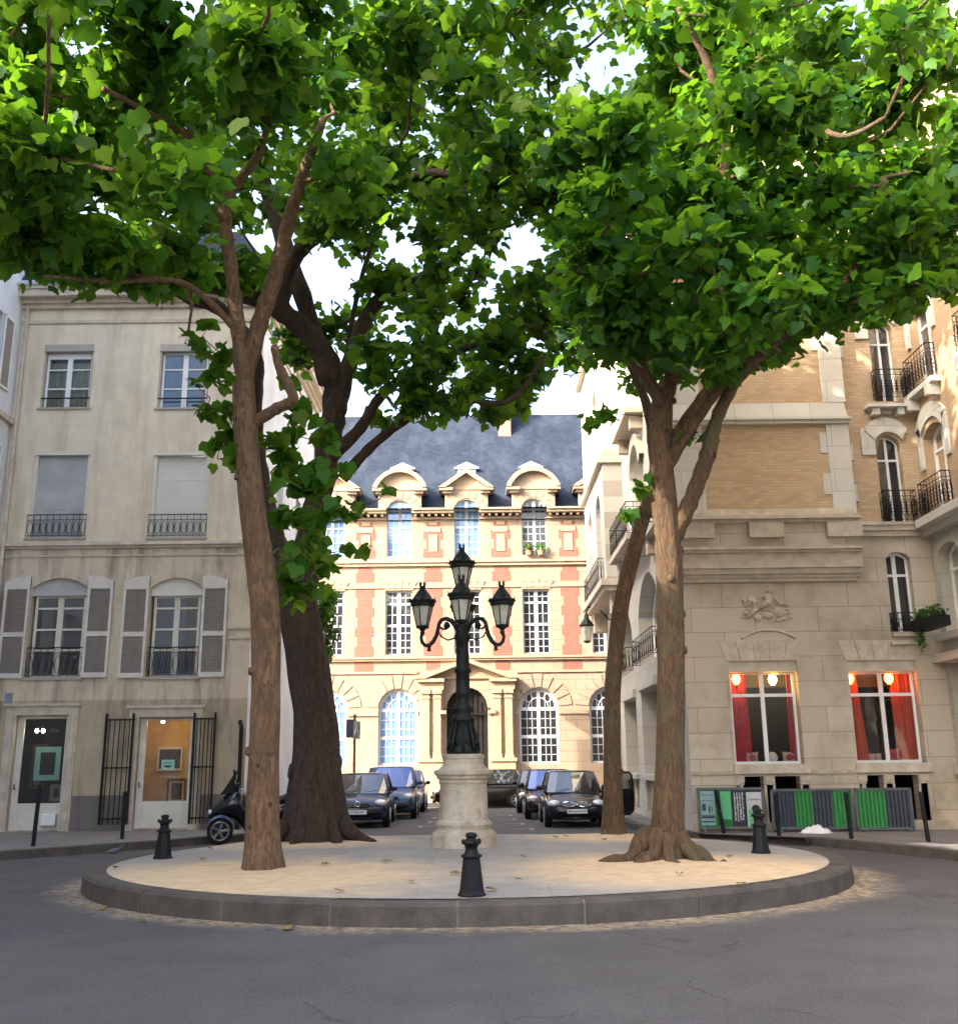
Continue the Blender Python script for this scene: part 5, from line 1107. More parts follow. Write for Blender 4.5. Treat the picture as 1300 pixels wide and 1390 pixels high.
car('parked_car', 'dark car third and furthest in the right row', 2.0, 39.3, -.02, col='paint_black', grille='bar', plate='AK-457-BD', L=3.7, H=1.42)
car('parked_car', 'dark navy hatchback with a round chrome badge beside the giant tree trunk', -3.42, 31.9, .03, col='paint_navy', glassm='car_glass', grille='ring', plate='AX-986-DC', L=3.9, W=1.66, H=1.42, nose=.66)
car('parked_car', 'taller blue grey car behind the navy hatchback on the left', -2.98, 36.4, .03, col='paint_greyblue', glassm='car_glass_blue', grille='bar', plate='CB-771-KN', L=4.0, W=1.72, H=1.58, hood=.92, nose=.7)
car('parked_car', 'dark car furthest in the left row, behind the blue grey one', -2.9, 40.6, .02, col='paint_silver', grille='bar', plate='DF-345-TP', L=3.6, W=1.66, H=1.45)
car('parked_car', 'black hatchback parked sideways before the palace door, half behind the pedestal', .0, 43.0, -PI/2, col='paint_brownblack', grille='bar', plate='BQ-119-LV', L=3.8, H=1.42)
# ------------------------------------------------------------ three wheeled scooter, nose to the left
def scooter(x, y, yaw, label, scale=1.0):
    t_ = thing('scooter', label, 'scooter', (0, 0, 0), 'scooters parked by the left house')
    def wheel(cx, cz, yy, r, nm='wheel'):
        a = MB(); a.tube([(cx, yy-.06, cz), (cx, yy-.03, cz), (cx, yy+.03, cz), (cx, yy+.06, cz)], [r*.88, r, r, r*.88], 24); w = a.build(nm, 'tyre', t_)
        for s in (-1, 1):
            a = MB(); a.tube([(cx+r*.68*math.cos(2*PI*q/24), yy+s*.058, cz+r*.68*math.sin(2*PI*q/24)) for q in range(25)], .015, 5)
            for q in range(5):
                g = 2*PI*q/5; a.tube([(cx, yy+s*.062, cz), (cx+r*.66*math.cos(g), yy+s*.062, cz+r*.66*math.sin(g))], [.022, .014], 5); a.tube([(cx, yy+s*.062, cz), (cx+r*.66*math.cos(g+.25), yy+s*.062, cz+r*.66*math.sin(g+.25))], [.018, .01], 5)
            a.tube([(cx, yy+s*.07, cz), (cx, yy+s*.05, cz)], .05, 10); a.build('rim', 'alloy' if s < 0 else 'black_plastic', w)
    for s in (-1, 1):
        wheel(-.72, .25, s*.21, .25)
        a = MB(); P = [(-.72+.30*math.cos(t), .25+.30*math.sin(t)) for t in [PI*(.12+.72*q/8) for q in range(9)]]; Q = [(-.72+.26*math.cos(t), .25+.26*math.sin(t)) for t in [PI*(.12+.72*q/8) for q in range(9)]]
        for w0 in (s*.21-.075, s*.21+.075):
            pass
        for i in range(8): a.add([(P[i][0], s*.21-.075, P[i][1]), (P[i+1][0], s*.21-.075, P[i+1][1]), (P[i+1][0], s*.21+.075, P[i+1][1]), (P[i][0], s*.21+.075, P[i][1]), (Q[i][0], s*.21-.08, Q[i][1]), (Q[i+1][0], s*.21-.08, Q[i+1][1]), (Q[i+1][0], s*.21+.08, Q[i+1][1]), (Q[i][0], s*.21+.08, Q[i][1])], [(0, 1, 2, 3), (0, 1, 5, 4), (3, 2, 6, 7)])
        a.build('mudguard', 'paint_greyblue', t_, smooth=True)
        a = MB(); a.tube([(-.72, s*.13, .25), (-.62, s*.1, .5), (-.5, s*.06, .7)], .03, 6); a.build('fork', 'black_plastic', t_)
    wheel(.72, .26, 0, .26)
    def loft(name, mat, st, seg=10, sub=1):
        """stations (x, z centre, half height, half width) tilted sections"""
        a = MB()
        for (cx, cz, hh, hwid) in st:
            for k in range(seg): g = 2*PI*k/seg; a.v.append(Vector((cx, hwid*math.cos(g), cz+hh*math.sin(g))))
        a.f = [(i*seg+k, i*seg+(k+1) % seg, (i+1)*seg+(k+1) % seg, (i+1)*seg+k) for i in range(len(st)-1) for k in range(seg)]+[tuple(range(seg)), tuple(range((len(st)-1)*seg, len(st)*seg))]; a.m = [0]*len(a.f); return a.build(name, mat, t_, smooth=True, sub=sub)
    loft('front_shell', 'paint_black', [(-.99, .50, .03, .06), (-.92, .56, .10, .15), (-.78, .64, .17, .22), (-.62, .72, .24, .27), (-.48, .76, .30, .29), (-.36, .72, .38, .28), (-.26, .62, .40, .24), (-.2, .52, .34, .2)])
    loft('footboard', 'black_plastic', [(-.3, .32, .12, .2), (-.1, .26, .09, .24), (.2, .27, .1, .24), (.4, .34, .16, .22)])
    loft('rear_body', 'paint_black', [(.12, .45, .16, .16), (.3, .55, .22, .2), (.55, .64, .2, .21), (.8, .70, .14, .18), (1.0, .76, .07, .11), (1.08, .78, .02, .04)])
    loft('seat', 'seat_leather', [(.08, .72, .04, .1), (.15, .76, .07, .15), (.35, .77, .07, .17), (.5, .84, .1, .17), (.75, .88, .08, .15), (.95, .88, .04, .08)])
    a = MB(lambda p, q, r: Vector((p, r, q))); a.prism([(-.76, .93), (-.70, 1.0), (-.46, 1.38), (-.43, 1.38), (-.50, 1.08), (-.44, .95)], -.17, .17); a.build('windscreen', 'black_plastic', t_, bevel=.02)
    a = MB(); a.tube([(-.42, -.36, 1.1), (-.4, -.2, 1.14), (-.42, 0, 1.1), (-.4, .2, 1.14), (-.42, .36, 1.1)], .022, 6); a.ball((-.5, 0, 1.05), .13, 10, sc=(1, 1.3, .8)); a.build('handlebar', 'black_plastic', t_, smooth=True)
    for s in (-1, 1):
        a = MB(); a.tube([(-.42, s*.28, 1.12), (-.5, s*.4, 1.32)], .01, 5); a.ball((-.5, s*.42, 1.36), .07, 10, sc=(.35, 1.3, .8)); a.build('mirror', 'black_plastic', t_, smooth=True)
        a = MB(); a.ball((-.93, s*.1, .6), .06, 10, sc=(.7, 1, .8)); a.build('headlight', 'headlight', t_, smooth=True)
    a = MB(); a.tube([(.15, -.2, .2), (.5, -.24, .22), (.85, -.25, .32)], [.03, .05, .06], 8); a.build('exhaust', 'black_plastic', t_, smooth=True); a = MB(); a.ball((1.06, 0, .72), .06, 8, sc=(.5, 1.6, .7)); a.build('tail_light', 'red_lens', t_)
    t_.location = (x, y, 0); t_.rotation_euler = (0, 0, yaw); t_.scale = (scale,)*3; return t_
scooter(-5.0, 24.9, .22, 'dark three wheeled scooter behind the front left tree, nose to the left', 1.12)
# ------------------------------------------------------------ plants in pots
def leafcloud(mb, c, r, n, s, seed=0, fl=1.0):
    q = random.Random(seed)
    for _ in range(n):
        d = Vector((q.gauss(0, 1), q.gauss(0, 1), q.gauss(0, 1))).normalized()*r*q.random()**.5; p = Vector(c)+Vector((d.x, d.y*.8, d.z*fl))
        u = Vector((q.uniform(-1, 1), q.uniform(-1, 1), q.uniform(-1, .6))).normalized(); v = u.orthogonal().normalized(); v = (v+u.cross(v)*q.uniform(-1, 1)).normalized(); L = s*q.uniform(.6, 1.3)
        mb.add([p, p+u*L*.5+v*L*.3, p+u*L, p+u*L*.5-v*L*.3], [(0, 1, 2, 3)], raw=True)
for i, (x, mt) in enumerate(((2.15, 'leaf_red'), (2.66, 'leaf_green'))):
    t_ = thing('potted_flowers', ['reddish potted flowers on the left half of the top right palace window sill', 'green and red potted flowers on the right half of that palace window sill'][i], 'flower pot', (x, YP-.1, 10.4), 'flower pots on the palace window')
    m = MB(); m.lathe([(.13, 0), (.18, .2), (.15, .2)], (x, YP-.1, 10.4), 10); m.build('pot', 'terracotta', t_); m = MB(); leafcloud(m, (x, YP-.12, 10.75), .25, 110, .12, i); m.build('foliage', mt, t_, norm=False)
t_ = thing('window_box', 'dark window box with green plants trailing down at the right edge of the right house', 'window box', (9.95, 23.6, 4.4))
m = MB(); m.box(9.75, 10.05, 22.9, 24.2, 4.4, 4.62, tp=-.03); m.build('box', 'black_plastic', t_)
m = MB()
for k in range(6): leafcloud(m, (9.88, 23.0+k*.22, 4.72), .18, 90, .09, k)
for k in range(4): leafcloud(m, (9.78, 23.9, 4.5-k*.14), .1, 40, .08, 20+k)
m.build('foliage', 'leaf_deep', t_, norm=False)
t_ = thing('climbing_shrub', 'bushy reddish green shrub at the left house corner, right of the giant trunk', 'shrub', (-5.4, 35.0, .15))
m = MB(); m.tube([(-5.45, 35.0, .15), (-5.5, 35.1, 3), (-5.35, 34.9, 5.2), (-5.2, 34.8, 6.4)], [.07, .06, .05, .02], 6); m.build('trunk', 'bark_dark', t_)
m = MB()
for k in range(12): leafcloud(m, (-5.25+random.uniform(-.3, .55)*(1-abs(k-5)/14), 34.9+random.uniform(-.3, .3), 4.9+k*.2), .42-.018*abs(k-4), 150, .17, 40+k)
m.build('foliage', 'leaf_green', t_, norm=False); m = MB()
for k in range(5): leafcloud(m, (-4.85+random.uniform(-.2, .2), 34.7, 5.0+k*.25), .26, 60, .17, 60+k)
m.build('red_foliage', 'leaf_red', t_, norm=False)
# ------------------------------------------------------------ pigeon
pp = G(304, 1168 - 1168 + 1166 - 0, 0) if 0 else G(154, 1166, .0)
t_ = thing('pigeon', 'small dark grey pigeon on the road near the left bollard', 'pigeon', (pp.x, pp.y, 0))
m = MB(); st = [(-.2, .10, .012, .02), (-.12, .12, .02, .035), (-.04, .135, .05, .055), (.04, .14, .06, .065), (.1, .16, .05, .05), (.13, .2, .03, .03), (.15, .235, .027, .025), (.175, .235, .018, .016), (.2, .225, .006, .006)]
for cx, cz, hh, w in st:
    for k in range(10): g = 2*PI*k/10; m.v.append(Vector((pp.x+cx, pp.y+w*math.cos(g), cz+hh*math.sin(g))))
m.f = [(i*10+k, i*10+(k+1) % 10, (i+1)*10+(k+1) % 10, (i+1)*10+k) for i in range(8) for k in range(10)]+[tuple(range(10)), tuple(range(80, 90))]; m.m = [0]*len(m.f); m.build('body', 'pigeon_grey', t_, smooth=True, sub=1)
for s in (-1, 1): m = MB(); m.tube([(pp.x+.03, pp.y+s*.025, .09), (pp.x+.035, pp.y+s*.025, .005)], .005, 5); m.tube([(pp.x+.01, pp.y+s*.025, .005), (pp.x+.07, pp.y+s*.03, .004)], .004, 4); m.build('leg', 'terracotta', t_)
# ------------------------------------------------------------ trees
def cat_mull(P, R, k=5):
    P = [Vector(p) for p in P]; out = []; rad = []
    for i in range(len(P)-1):
        a, b, c, d = P[max(i-1, 0)], P[i], P[i+1], P[min(i+2, len(P)-1)]
        for j in range(k):
            t = j/k; out.append(.5*((2*b)+(c-a)*t+(2*a-5*b+4*c-d)*t*t+(-a+3*b-3*c+d)*t**3)); rad.append(R[i]+(R[i+1]-R[i])*t)
    return out+[P[-1]], rad+[R[-1]]
LEAF = np.array([(0, 0, 0), (.26, -.12, -.03), (.46, .08, -.09), (.56, .40, -.13), (.34, .52, -.06), (.22, .78, -.07), (0, 1.02, -.12), (-.22, .78, -.07), (-.34, .52, -.06), (-.56, .40, -.13), (-.46, .08, -.09), (-.26, -.12, -.03)], float)
def crown(name, mat, parent, blobs, size, seed, flat=.7):
    """leaf by leaf crown: every blob is (centre, radius, count)"""
    r = np.random.default_rng(seed); C_ = []
    for c, rad, cnt in blobs:
        d = r.normal(size=(cnt, 3)); d /= np.linalg.norm(d, axis=1)[:, None]; d *= (rad*r.random(cnt)**.5*(.78+.75*r.random(cnt)**3))[:, None]; d[:, 2] *= flat; C_.append(np.array(c)+d)
    P = np.concatenate(C_); n = len(P)
    az = r.uniform(0, 2*PI, n); dip = r.normal(-.55, .45, n)        # leaf tips point outwards and hang
    t = np.stack([np.cos(az)*np.cos(dip), np.sin(az)*np.cos(dip), np.sin(dip)], 1)
    up = np.array([0, 0, 1.])+r.normal(size=(n, 3))*.45; b = np.cross(t, up); b /= np.linalg.norm(b, axis=1)[:, None]; w = np.cross(b, t)
    s = size*r.uniform(.55, 1.25, n); asp = r.uniform(.8, 1.1, n); curl = r.uniform(.4, 2.2, n)
    V = P[:, None, :]+s[:, None, None]*(LEAF[None, :, 0:1]*b[:, None, :]*asp[:, None, None]+(LEAF[None, :, 1:2]-.3)*t[:, None, :]+LEAF[None, :, 2:3]*curl[:, None, None]*w[:, None, :])
    K = len(LEAF); V = V.reshape(-1, 3)-np.array(top(parent).location)
    fa = np.array([0, 1, 2, 3, 4, 5, 6]); fb = np.array([0, 6, 7, 8, 9, 10, 11]); F = np.concatenate([fa, fb])[None, :]+np.arange(n)[:, None]*K
    me = bpy.data.meshes.new(name); me.vertices.add(len(V)); me.vertices.foreach_set('co', V.ravel()); me.loops.add(n*14); me.loops.foreach_set('vertex_index', F.ravel().astype(np.int32))
    me.polygons.add(n*2); me.polygons.foreach_set('loop_start', np.arange(0, n*14, 7, dtype=np.int32)); me.polygons.foreach_set('loop_total', np.full(n*2, 7, dtype=np.int32))
    me.update(calc_edges=True); me.validate(); me.materials.append(M[mat]); o = bpy.data.objects.new(name, me); COL.objects.link(o); o.parent = parent; return o
YOFF = 0
def tree(label, base, limbs, regions, extra, barkm, mats, size, seed, flare, name='plane_tree'):
    t_ = thing(name, label, 'tree', (base[0], base[1], .25), 'old trees on the island'); rr = random.Random(seed); m = MB(); skel = []
    for li, (pts, rad) in enumerate(limbs):
        P = [U(p[0], p[1], p[2]-YOFF) for p in pts]; P, R = cat_mull(P, rad, 6); skel += [(p, r) for p, r in zip(P, R) if p.z > 3]
        if li == 0:
            P[0].z = .2; n = 28; F0 = len(m.v)
            for i, (p, r) in enumerate(zip(P, R)):
                h = p.z-.25; fl = math.exp(-max(h, 0)/(flare[1])); d = (P[min(i+1, len(P)-1)]-P[max(i-1, 0)]).normalized(); ax = Vector((1, 0, 0)); ax = (ax-d*ax.dot(d)).normalized(); ay = d.cross(ax)
                for k in range(n):
                    a = 2*PI*k/n; rib = 1+.05*math.sin(a*3+p.z*.7)+.035*math.sin(a*7+p.z*1.9+1)+.02*math.sin(p.z*6+a*2); lobe = max(0, math.sin(a*flare[2]+flare[3]))**2
                    m.v.append(p+(ax*math.cos(a)+ay*math.sin(a))*r*(rib+fl*(flare[0]+flare[4]*lobe)))
            L = len(P); m.f += [(F0+i*n+k, F0+i*n+(k+1) % n, F0+(i+1)*n+(k+1) % n, F0+(i+1)*n+k) for i in range(L-1) for k in range(n)]+[tuple(F0+(L-1)*n+k for k in range(n))]; m.m += [0]*((L-1)*n+1)
            for q in range(7):   # branch scars
                i = rr.randrange(int(L*.2), int(L*.95)); a = rr.uniform(PI, 2*PI); c = P[i]+Vector((math.cos(a), math.sin(a)*.8, 0))*R[i]*.95
                if R[i] < .5: m.tube([c, c+Vector((math.cos(a), math.sin(a), .1))*.05], [R[i]*.36, R[i]*.26], 10, raw=True, jit=.12, seed=q)
        else: m.tube(P, [r*(1+.08*math.sin(i*2.3)) for i, r in enumerate(R)], 12, raw=True, jit=.05, seed=li)
    m.build('trunk', barkm, t_, smooth=True, norm=False)
    blobs = []; rr = random.Random(seed+1)
    for (x0, x1, y0, y1, Y0, Y1, n, rad, cnt, *rest) in regions:
        nx = max(1, round(math.sqrt(n*(x1-x0)/(y1-y0)))); ny = max(1, round(n/nx))
        for i in range(nx):
            for j in range(ny):
                px = x0+(x1-x0)*(i+rr.random())/nx; py = y0+(y1-y0)*(j+rr.random())/ny; Y = rr.uniform(Y0, Y1)
                if any((px-a)**2+(py-b)**2 < (c+rad*1450/Y*.32)**2 for a, b, c in GAPS+(rest[0] if rest else [])): continue
                if py > floor_at(px)-rad*1450/Y*.62: py = floor_at(px)-rad*1450/Y*rr.uniform(.62, .95)
                blobs.append((U(px, py, Y-YOFF), rad*rr.uniform(.75, 1.2), int(cnt*rr.uniform(.7, 1.25))))
    for (px, py, Y, rad, cnt) in extra: blobs.append((U(px, py, Y), rad, cnt))
    tw = MB()
    nodes = list(skel)
    order = sorted(blobs, key=lambda b: min((s[0]-Vector(b[0])).length for s in skel))
    for c, r, cnt in order:
        c = Vector(c); p, pr = min(nodes, key=lambda s: (s[0]-c).length+max(0, s[0].z-c.z)*1.2); d = (c-p).length; nodes.append((c, .045))
        k_ = 1 if r > .34 else .35; mid = (p+c)/2+Vector((rr.uniform(-.2, .2), rr.uniform(-.2, .2), -.08*d)); tw.tube([p, mid, c], [min(.055, pr*.5)*k_, .028*k_, .012*k_], 6, raw=True)
        for _ in range(5 if r > .3 else 2):
            q = Vector((rr.gauss(0, 1), rr.gauss(0, 1), rr.gauss(0, .6))).normalized()*r*.85; tw.tube([c, c+q*.5+Vector((0, 0, .05)), c+q], [.012, .008, .004], 4, raw=True)
    tw.build('branches', barkm, t_, norm=False)
    k = len(mats)
    for i, (mt, share) in enumerate(mats):
        sub = [(c, r, max(1, int(cnt*share))) for c, r, cnt in blobs]; crown('crown', mt, t_, sub, size, seed*10+i)
    return t_
FL_PTS = [(-60, 372), (0, 365), (60, 385), (130, 405), (230, 415), (300, 410), (345, 400), (400, 500), (440, 560), (520, 590), (600, 572), (650, 575), (700, 580), (760, 545), (800, 590), (860, 590), (900, 575), (960, 545), (1040, 520), (1090, 465), (1160, 450), (1230, 430), (1300, 410), (1400, 400)]
def floor_at(x):
    if x <= FL_PTS[0][0]: return FL_PTS[0][1]
    for (a, b), (c, d) in zip(FL_PTS, FL_PTS[1:]):
        if a <= x <= c: return b+(d-b)*(x-a)/(c-a)
    return 400
GAPS = [(428, 375, 36), (815, 95, 42), (790, 60, 30), (700, 320, 26), (1170, 8, 30), (770, 560, 42), (555, 300, 14), (1110, 330, 14), (480, 545, 40), (1330, 250, 10)]
tree('slender pale barked tree at the front left of the island', (-3.02, 15.4), [
    ([(355, 1184, 15.4), (356, 1100, 15.4), (359, 980, 15.35), (361, 880, 15.3), (358, 800, 15.2), (345, 700, 15.1), (335, 600, 15.0), (331, 520, 14.9)], [.255, .225, .205, .20, .205, .19, .175, .165]),
    ([(333, 530, 14.9), (324, 450, 14.7), (313, 360, 14.4), (306, 290, 14.1), (318, 255, 14.0), (350, 210, 13.6), (380, 120, 13.2)], [.13, .115, .10, .095, .07, .06, .04]),
    ([(331, 520, 14.9), (352, 440, 14.8), (372, 380, 14.6), (392, 300, 14.3), (412, 235, 14.0), (440, 160, 13.6)], [.13, .13, .12, .10, .08, .05]),
    ([(342, 575, 15.0), (375, 555, 14.8), (398, 540, 14.6), (380, 500, 14.7), (372, 470, 14.8)], [.09, .085, .08, .07, .05]),
    ([(306, 300, 14.1), (270, 200, 13.6), (215, 160, 12.8), (140, 120, 12)], [.07, .06, .045, .03]),
    ([(324, 450, 14.7), (250, 385, 14), (150, 382, 13.2), (60, 375, 12.6)], [.06, .045, .035, .02])],
    [(-80, 480, -100, 250, 11.2, 15.5, 42, .78, 185, [(342, 320, 80), (190, 275, 14)]), (-80, 290, 230, 400, 12.0, 16.5, 26, .6, 130, [(342, 350, 80), (190, 275, 14)]), (60, 560, -200, 20, 9.5, 13, 8, .75, 110)],
    [(255, 456, 15.2, .16, 5), (292, 505, 15.1, .3, 16), (308, 560, 15.1, .33, 20), (300, 600, 15.1, .2, 9), (318, 630, 15.1, .25, 11), (262, 520, 15.1, .12, 4), (400, 590, 15.4, .3, 16), (430, 640, 15.5, .33, 20), (395, 655, 15.4, .3, 15), (455, 690, 15.5, .3, 14), (415, 705, 15.5, .3, 15), (395, 760, 15.4, .32, 18), (440, 760, 15.5, .32, 16), (470, 745, 15.5, .2, 6), (400, 810, 15.5, .3, 13), (525, 665, 15.5, .12, 3), (498, 745, 15.5, .12, 3), (370, 600, 15.4, .25, 12), (350, 690, 15.3, .12, 3), (405, 560, 15.5, .3, 26), (440, 590, 15.7, .28, 22), (385, 620, 15.4, .28, 24), (420, 665, 15.6, .3, 26), (385, 700, 15.4, .3, 26), (430, 735, 15.6, .28, 22), (395, 790, 15.5, .3, 22), (425, 800, 15.5, .2, 10), (480, 690, 15.6, .22, 10), (460, 640, 15.7, .2, 9), (280, 560, 15.1, .2, 10), (300, 480, 15.1, .22, 12), (265, 470, 15.1, .2, 8), (318, 590, 15.2, .24, 14), (395, 520, 15.2, .2, 10), (285, 440, 15.1, .15, 5)],
    'bark_tan', [('leaf_green', .68), ('leaf_lime', .42)], .24, 31, (.10, .3, 5, .4, .22))
YOFF = .8
tree('giant dark tree with a massive flared trunk at the back left of the island', (-3.2, 21.1), [
    ([(428, 1137, 21.7), (428, 1060, 21.7), (427, 980, 21.8), (414, 880, 21.8), (402, 800, 21.7), (395, 740, 21.6)], [.64, .49, .41, .385, .37, .32]),
    ([(405, 830, 21.7), (420, 740, 21.6), (440, 640, 21.4), (453, 560, 21.2), (450, 500, 21.0), (425, 460, 20.8), (385, 425, 20.5), (335, 400, 20.2), (280, 388, 20)], [.31, .29, .255, .24, .22, .22, .2, .18, .13]),
    ([(395, 790, 21.7), (368, 720, 21.8), (352, 640, 21.8), (345, 560, 21.6), (345, 480, 21.3), (300, 420, 21), (240, 390, 20.6), (160, 270, 20)], [.29, .23, .19, .17, .16, .145, .16, .09]),
    ([(455, 560, 21.2), (472, 500, 21.0), (498, 430, 20.8), (530, 395, 20.6), (580, 378, 20.3), (620, 345, 20.0), (665, 305, 19.6), (720, 260, 19.2)], [.22, .17, .145, .13, .12, .10, .07, .04]),
    ([(450, 620, 21.3), (490, 580, 21.0), (515, 540, 20.8), (560, 505, 20.5), (640, 470, 20.0), (720, 440, 19.5)], [.14, .12, .10, .085, .06, .035]),
    ([(465, 650, 21.4), (500, 610, 21.2), (550, 570, 20.8), (610, 540, 20.3), (690, 545, 19.8), (740, 480, 19.4)], [.12, .10, .085, .07, .05, .03]),
    ([(470, 480, 21.0), (485, 400, 21), (505, 330, 20.8), (525, 285, 20.6)], [.05, .05, .04, .03]), ([(570, 380, 20.3), (600, 330, 20.3), (640, 280, 20.2)], [.05, .05, .03]),
    ([(380, 425, 20.5), (395, 360, 20.2), (430, 320, 19.8), (480, 298, 19.4), (540, 250, 19), (590, 235, 18.6), (635, 245, 18.3)], [.17, .16, .15, .13, .11, .09, .05]),
    ([(445, 520, 21), (410, 400, 20.8), (360, 250, 20.5), (340, 120, 20.2), (420, -20, 20)], [.2, .18, .14, .1, .06])],
    [(400, 790, 230, 560, 18.0, 23.5, 74, .60, 78, [(540, 420, 10), (620, 340, 8), (470, 520, 30)]), (480, 850, -120, 240, 15.5, 21, 46, .85, 120), (170, 500, 90, 400, 18, 23, 30, .7, 115), (380, 700, -300, -60, 16, 21, 14, 1.0, 130)],
    [(665, 560, 20, .4, 40), (520, 570, 20.6, .35, 25), (600, 560, 20.4, .35, 26)], 'bark_dark', [('leaf_deep', .62), ('leaf_lime', .45)], .25, 32, (.08, .45, 4, .9, .22))
YOFF = 0
tree('tree with spreading roots at the front right of the island', (2.56, 15.8), [
    ([(903, 1172, 15.8), (905, 1120, 15.8), (908, 1050, 15.8), (910, 950, 15.75), (909, 850, 15.7), (907, 760, 15.6), (902, 690, 15.5), (897, 620, 15.4), (898, 560, 15.3), (902, 525, 15.2)], [.28, .225, .21, .20, .195, .19, .185, .17, .165, .14]),
    ([(908, 740, 15.6), (925, 705, 15.5), (945, 660, 15.4), (962, 610, 15.2), (972, 570, 15.1), (1000, 515, 14.8), (1050, 465, 14.4), (1110, 420, 14.0), (1170, 350, 13.6), (1200, 240, 13.2)], [.14, .13, .12, .125, .10, .09, .085, .075, .06, .04]),
    ([(903, 640, 15.4), (925, 600, 15.2), (955, 555, 15.0), (985, 510, 14.7), (996, 450, 14.5), (975, 390, 14.2), (960, 350, 14.0)], [.09, .085, .08, .06, .05, .045, .03]),
    ([(898, 550, 15.2), (870, 500, 14.9), (835, 450, 14.6), (820, 400, 14.4), (825, 350, 14.2), (800, 250, 13.8)], [.10, .09, .085, .07, .06, .04]),
    ([(903, 540, 15.2), (925, 460, 15), (945, 380, 14.8), (965, 290, 14.5), (985, 200, 14.2), (965, 100, 13.8), (920, 10, 13.5)], [.12, .11, .10, .08, .07, .06, .04]),
    ([(985, 200, 14.2), (1060, 150, 13.8), (1140, 185, 13.4), (1200, 160, 13)], [.05, .045, .04, .03])],
    [(770, 1310, 30, 470, 11.8, 17.5, 104, .66, 135, [(945, 400, 12), (985, 195, 8), (1010, 520, 25)]), (880, 1290, -100, 60, 11.5, 16, 12, .7, 110), (830, 1240, 330, 500, 13, 16, 20, .5, 75)],
    [(820, 560, 15.4, .25, 12), (805, 575, 15.4, .15, 5), (868, 660, 15.4, .18, 6), (850, 700, 15.4, .16, 6), (940, 590, 15.3, .2, 8), (985, 425, 14, .2, 8), (1180, 440, 13.6, .14, 5), (1275, 385, 13, .25, 14), (1060, 480, 14.2, .2, 8)],
    'bark_grey', [('leaf_green', 1.0), ('leaf_deep', .35)], .205, 33, (.06, .22, 3, 2.2, 1.0))
YOFF = .5
tree('thin leaning tree at the back right of the island', (2.55, 21.9), [
    ([(832, 1130, 22.4), (831, 1060, 22.4), (830, 980, 22.4), (833, 900, 22.3), (843, 820, 22.2), (860, 750, 22.0), (876, 690, 21.8)], [.23, .18, .165, .16, .155, .15, .145]),
    ([(874, 700, 21.8), (893, 650, 21.6), (920, 590, 21.4), (960, 530, 21.2), (1000, 470, 21), (1040, 380, 21)], [.17, .15, .14, .12, .1, .05]),
    ([(890, 655, 21.6), (880, 560, 21.6), (850, 480, 21.4), (820, 380, 21.2)], [.12, .1, .09, .05])],
    [(780, 1120, 260, 520, 19.5, 23.5, 24, .75, 95)], [], 'bark_grey', [('leaf_deep', .8), ('leaf_green', .3)], .24, 34, (.05, .25, 4, .2, .25))
rt = [o for o in COL.objects if o.get('label', '').startswith('tree with spreading roots')][0]
for k, (a, L_, r0) in enumerate(((PI*1.02, .78, .15), (PI*1.25, .5, .14), (-.15, .62, .13), (-.5, .45, .12), (PI*1.5, .35, .12), (.6, .6, .1), (2.5, .5, .1))):
    m = MB(); P = []; R_ = []
    for q in range(8):
        f = q/7; an = a+.25*math.sin(f*4+k); P.append((2.56+.18*math.cos(a)+L_*f*math.cos(an), 15.8+.18*math.sin(a)+L_*f*math.sin(an), .40*(1-f)**2.2+.27+.03*math.sin(f*11+k))); R_.append(r0*(1-.62*f)*(1+.18*math.sin(f*9+k*2)))
    m.tube(P, R_, 12, jit=.1, seed=k); m.build('root', 'bark_grey', rt, smooth=True)
rt = [o for o in COL.objects if o.get('label', '').startswith('giant dark tree')][0]
for k, (a, L_, r0) in enumerate(((-.35, .75, .16), (-.9, .55, .16), (-1.7, .45, .16), (-2.4, .5, .16))):
    m = MB(); P = []; R_ = []
    for q in range(8):
        f = q/7; an = a+.2*math.sin(f*4+k); P.append((-3.2+.6*math.cos(a)+L_*f*math.cos(an), 20.9+.5*math.sin(a)+L_*f*math.sin(an), .35*(1-f)**2+.27)); R_.append(r0*(1-.6*f)*(1+.15*math.sin(f*8+k*2)))
    m.tube(P, R_, 12, jit=.1, seed=k); m.build('root', 'bark_dark', rt, smooth=True)
# ------------------------------------------------------------ fallen leaves
lp = [(388, 1137, 'leaf_fallen_green'), (283, 1153, 'leaf_fallen_green'), (277, 1167, 'leaf_dry'), (440, 1176, 'leaf_fallen_green'), (556, 1197, 'leaf_dry'), (136, 1235, 'leaf_dry'), (190, 1251, 'leaf_fallen_green'), (120, 1154, 'leaf_fallen_green'), (706, 1166, 'leaf_dry'), (992, 1166, 'leaf_fallen_green'), (583, 1141, 'leaf_fallen_green'), (673, 1208, 'leaf_dry'), (821, 1141, 'leaf_dry'), (752, 1137, 'leaf_dry'), (765, 1137, 'leaf_dry'), (700, 1195, 'leaf_dry'), (520, 1172, 'leaf_dry'), (385, 1262, 'leaf_dry'), (922, 1187, 'leaf_dry'), (860, 1139, 'leaf_dry'), (160, 1178, 'leaf_fallen_green'), (455, 1210, 'leaf_dry'), (1010, 1200, 'leaf_dry'), (620, 1188, 'leaf_dry')]
rr = random.Random(77)
where = []
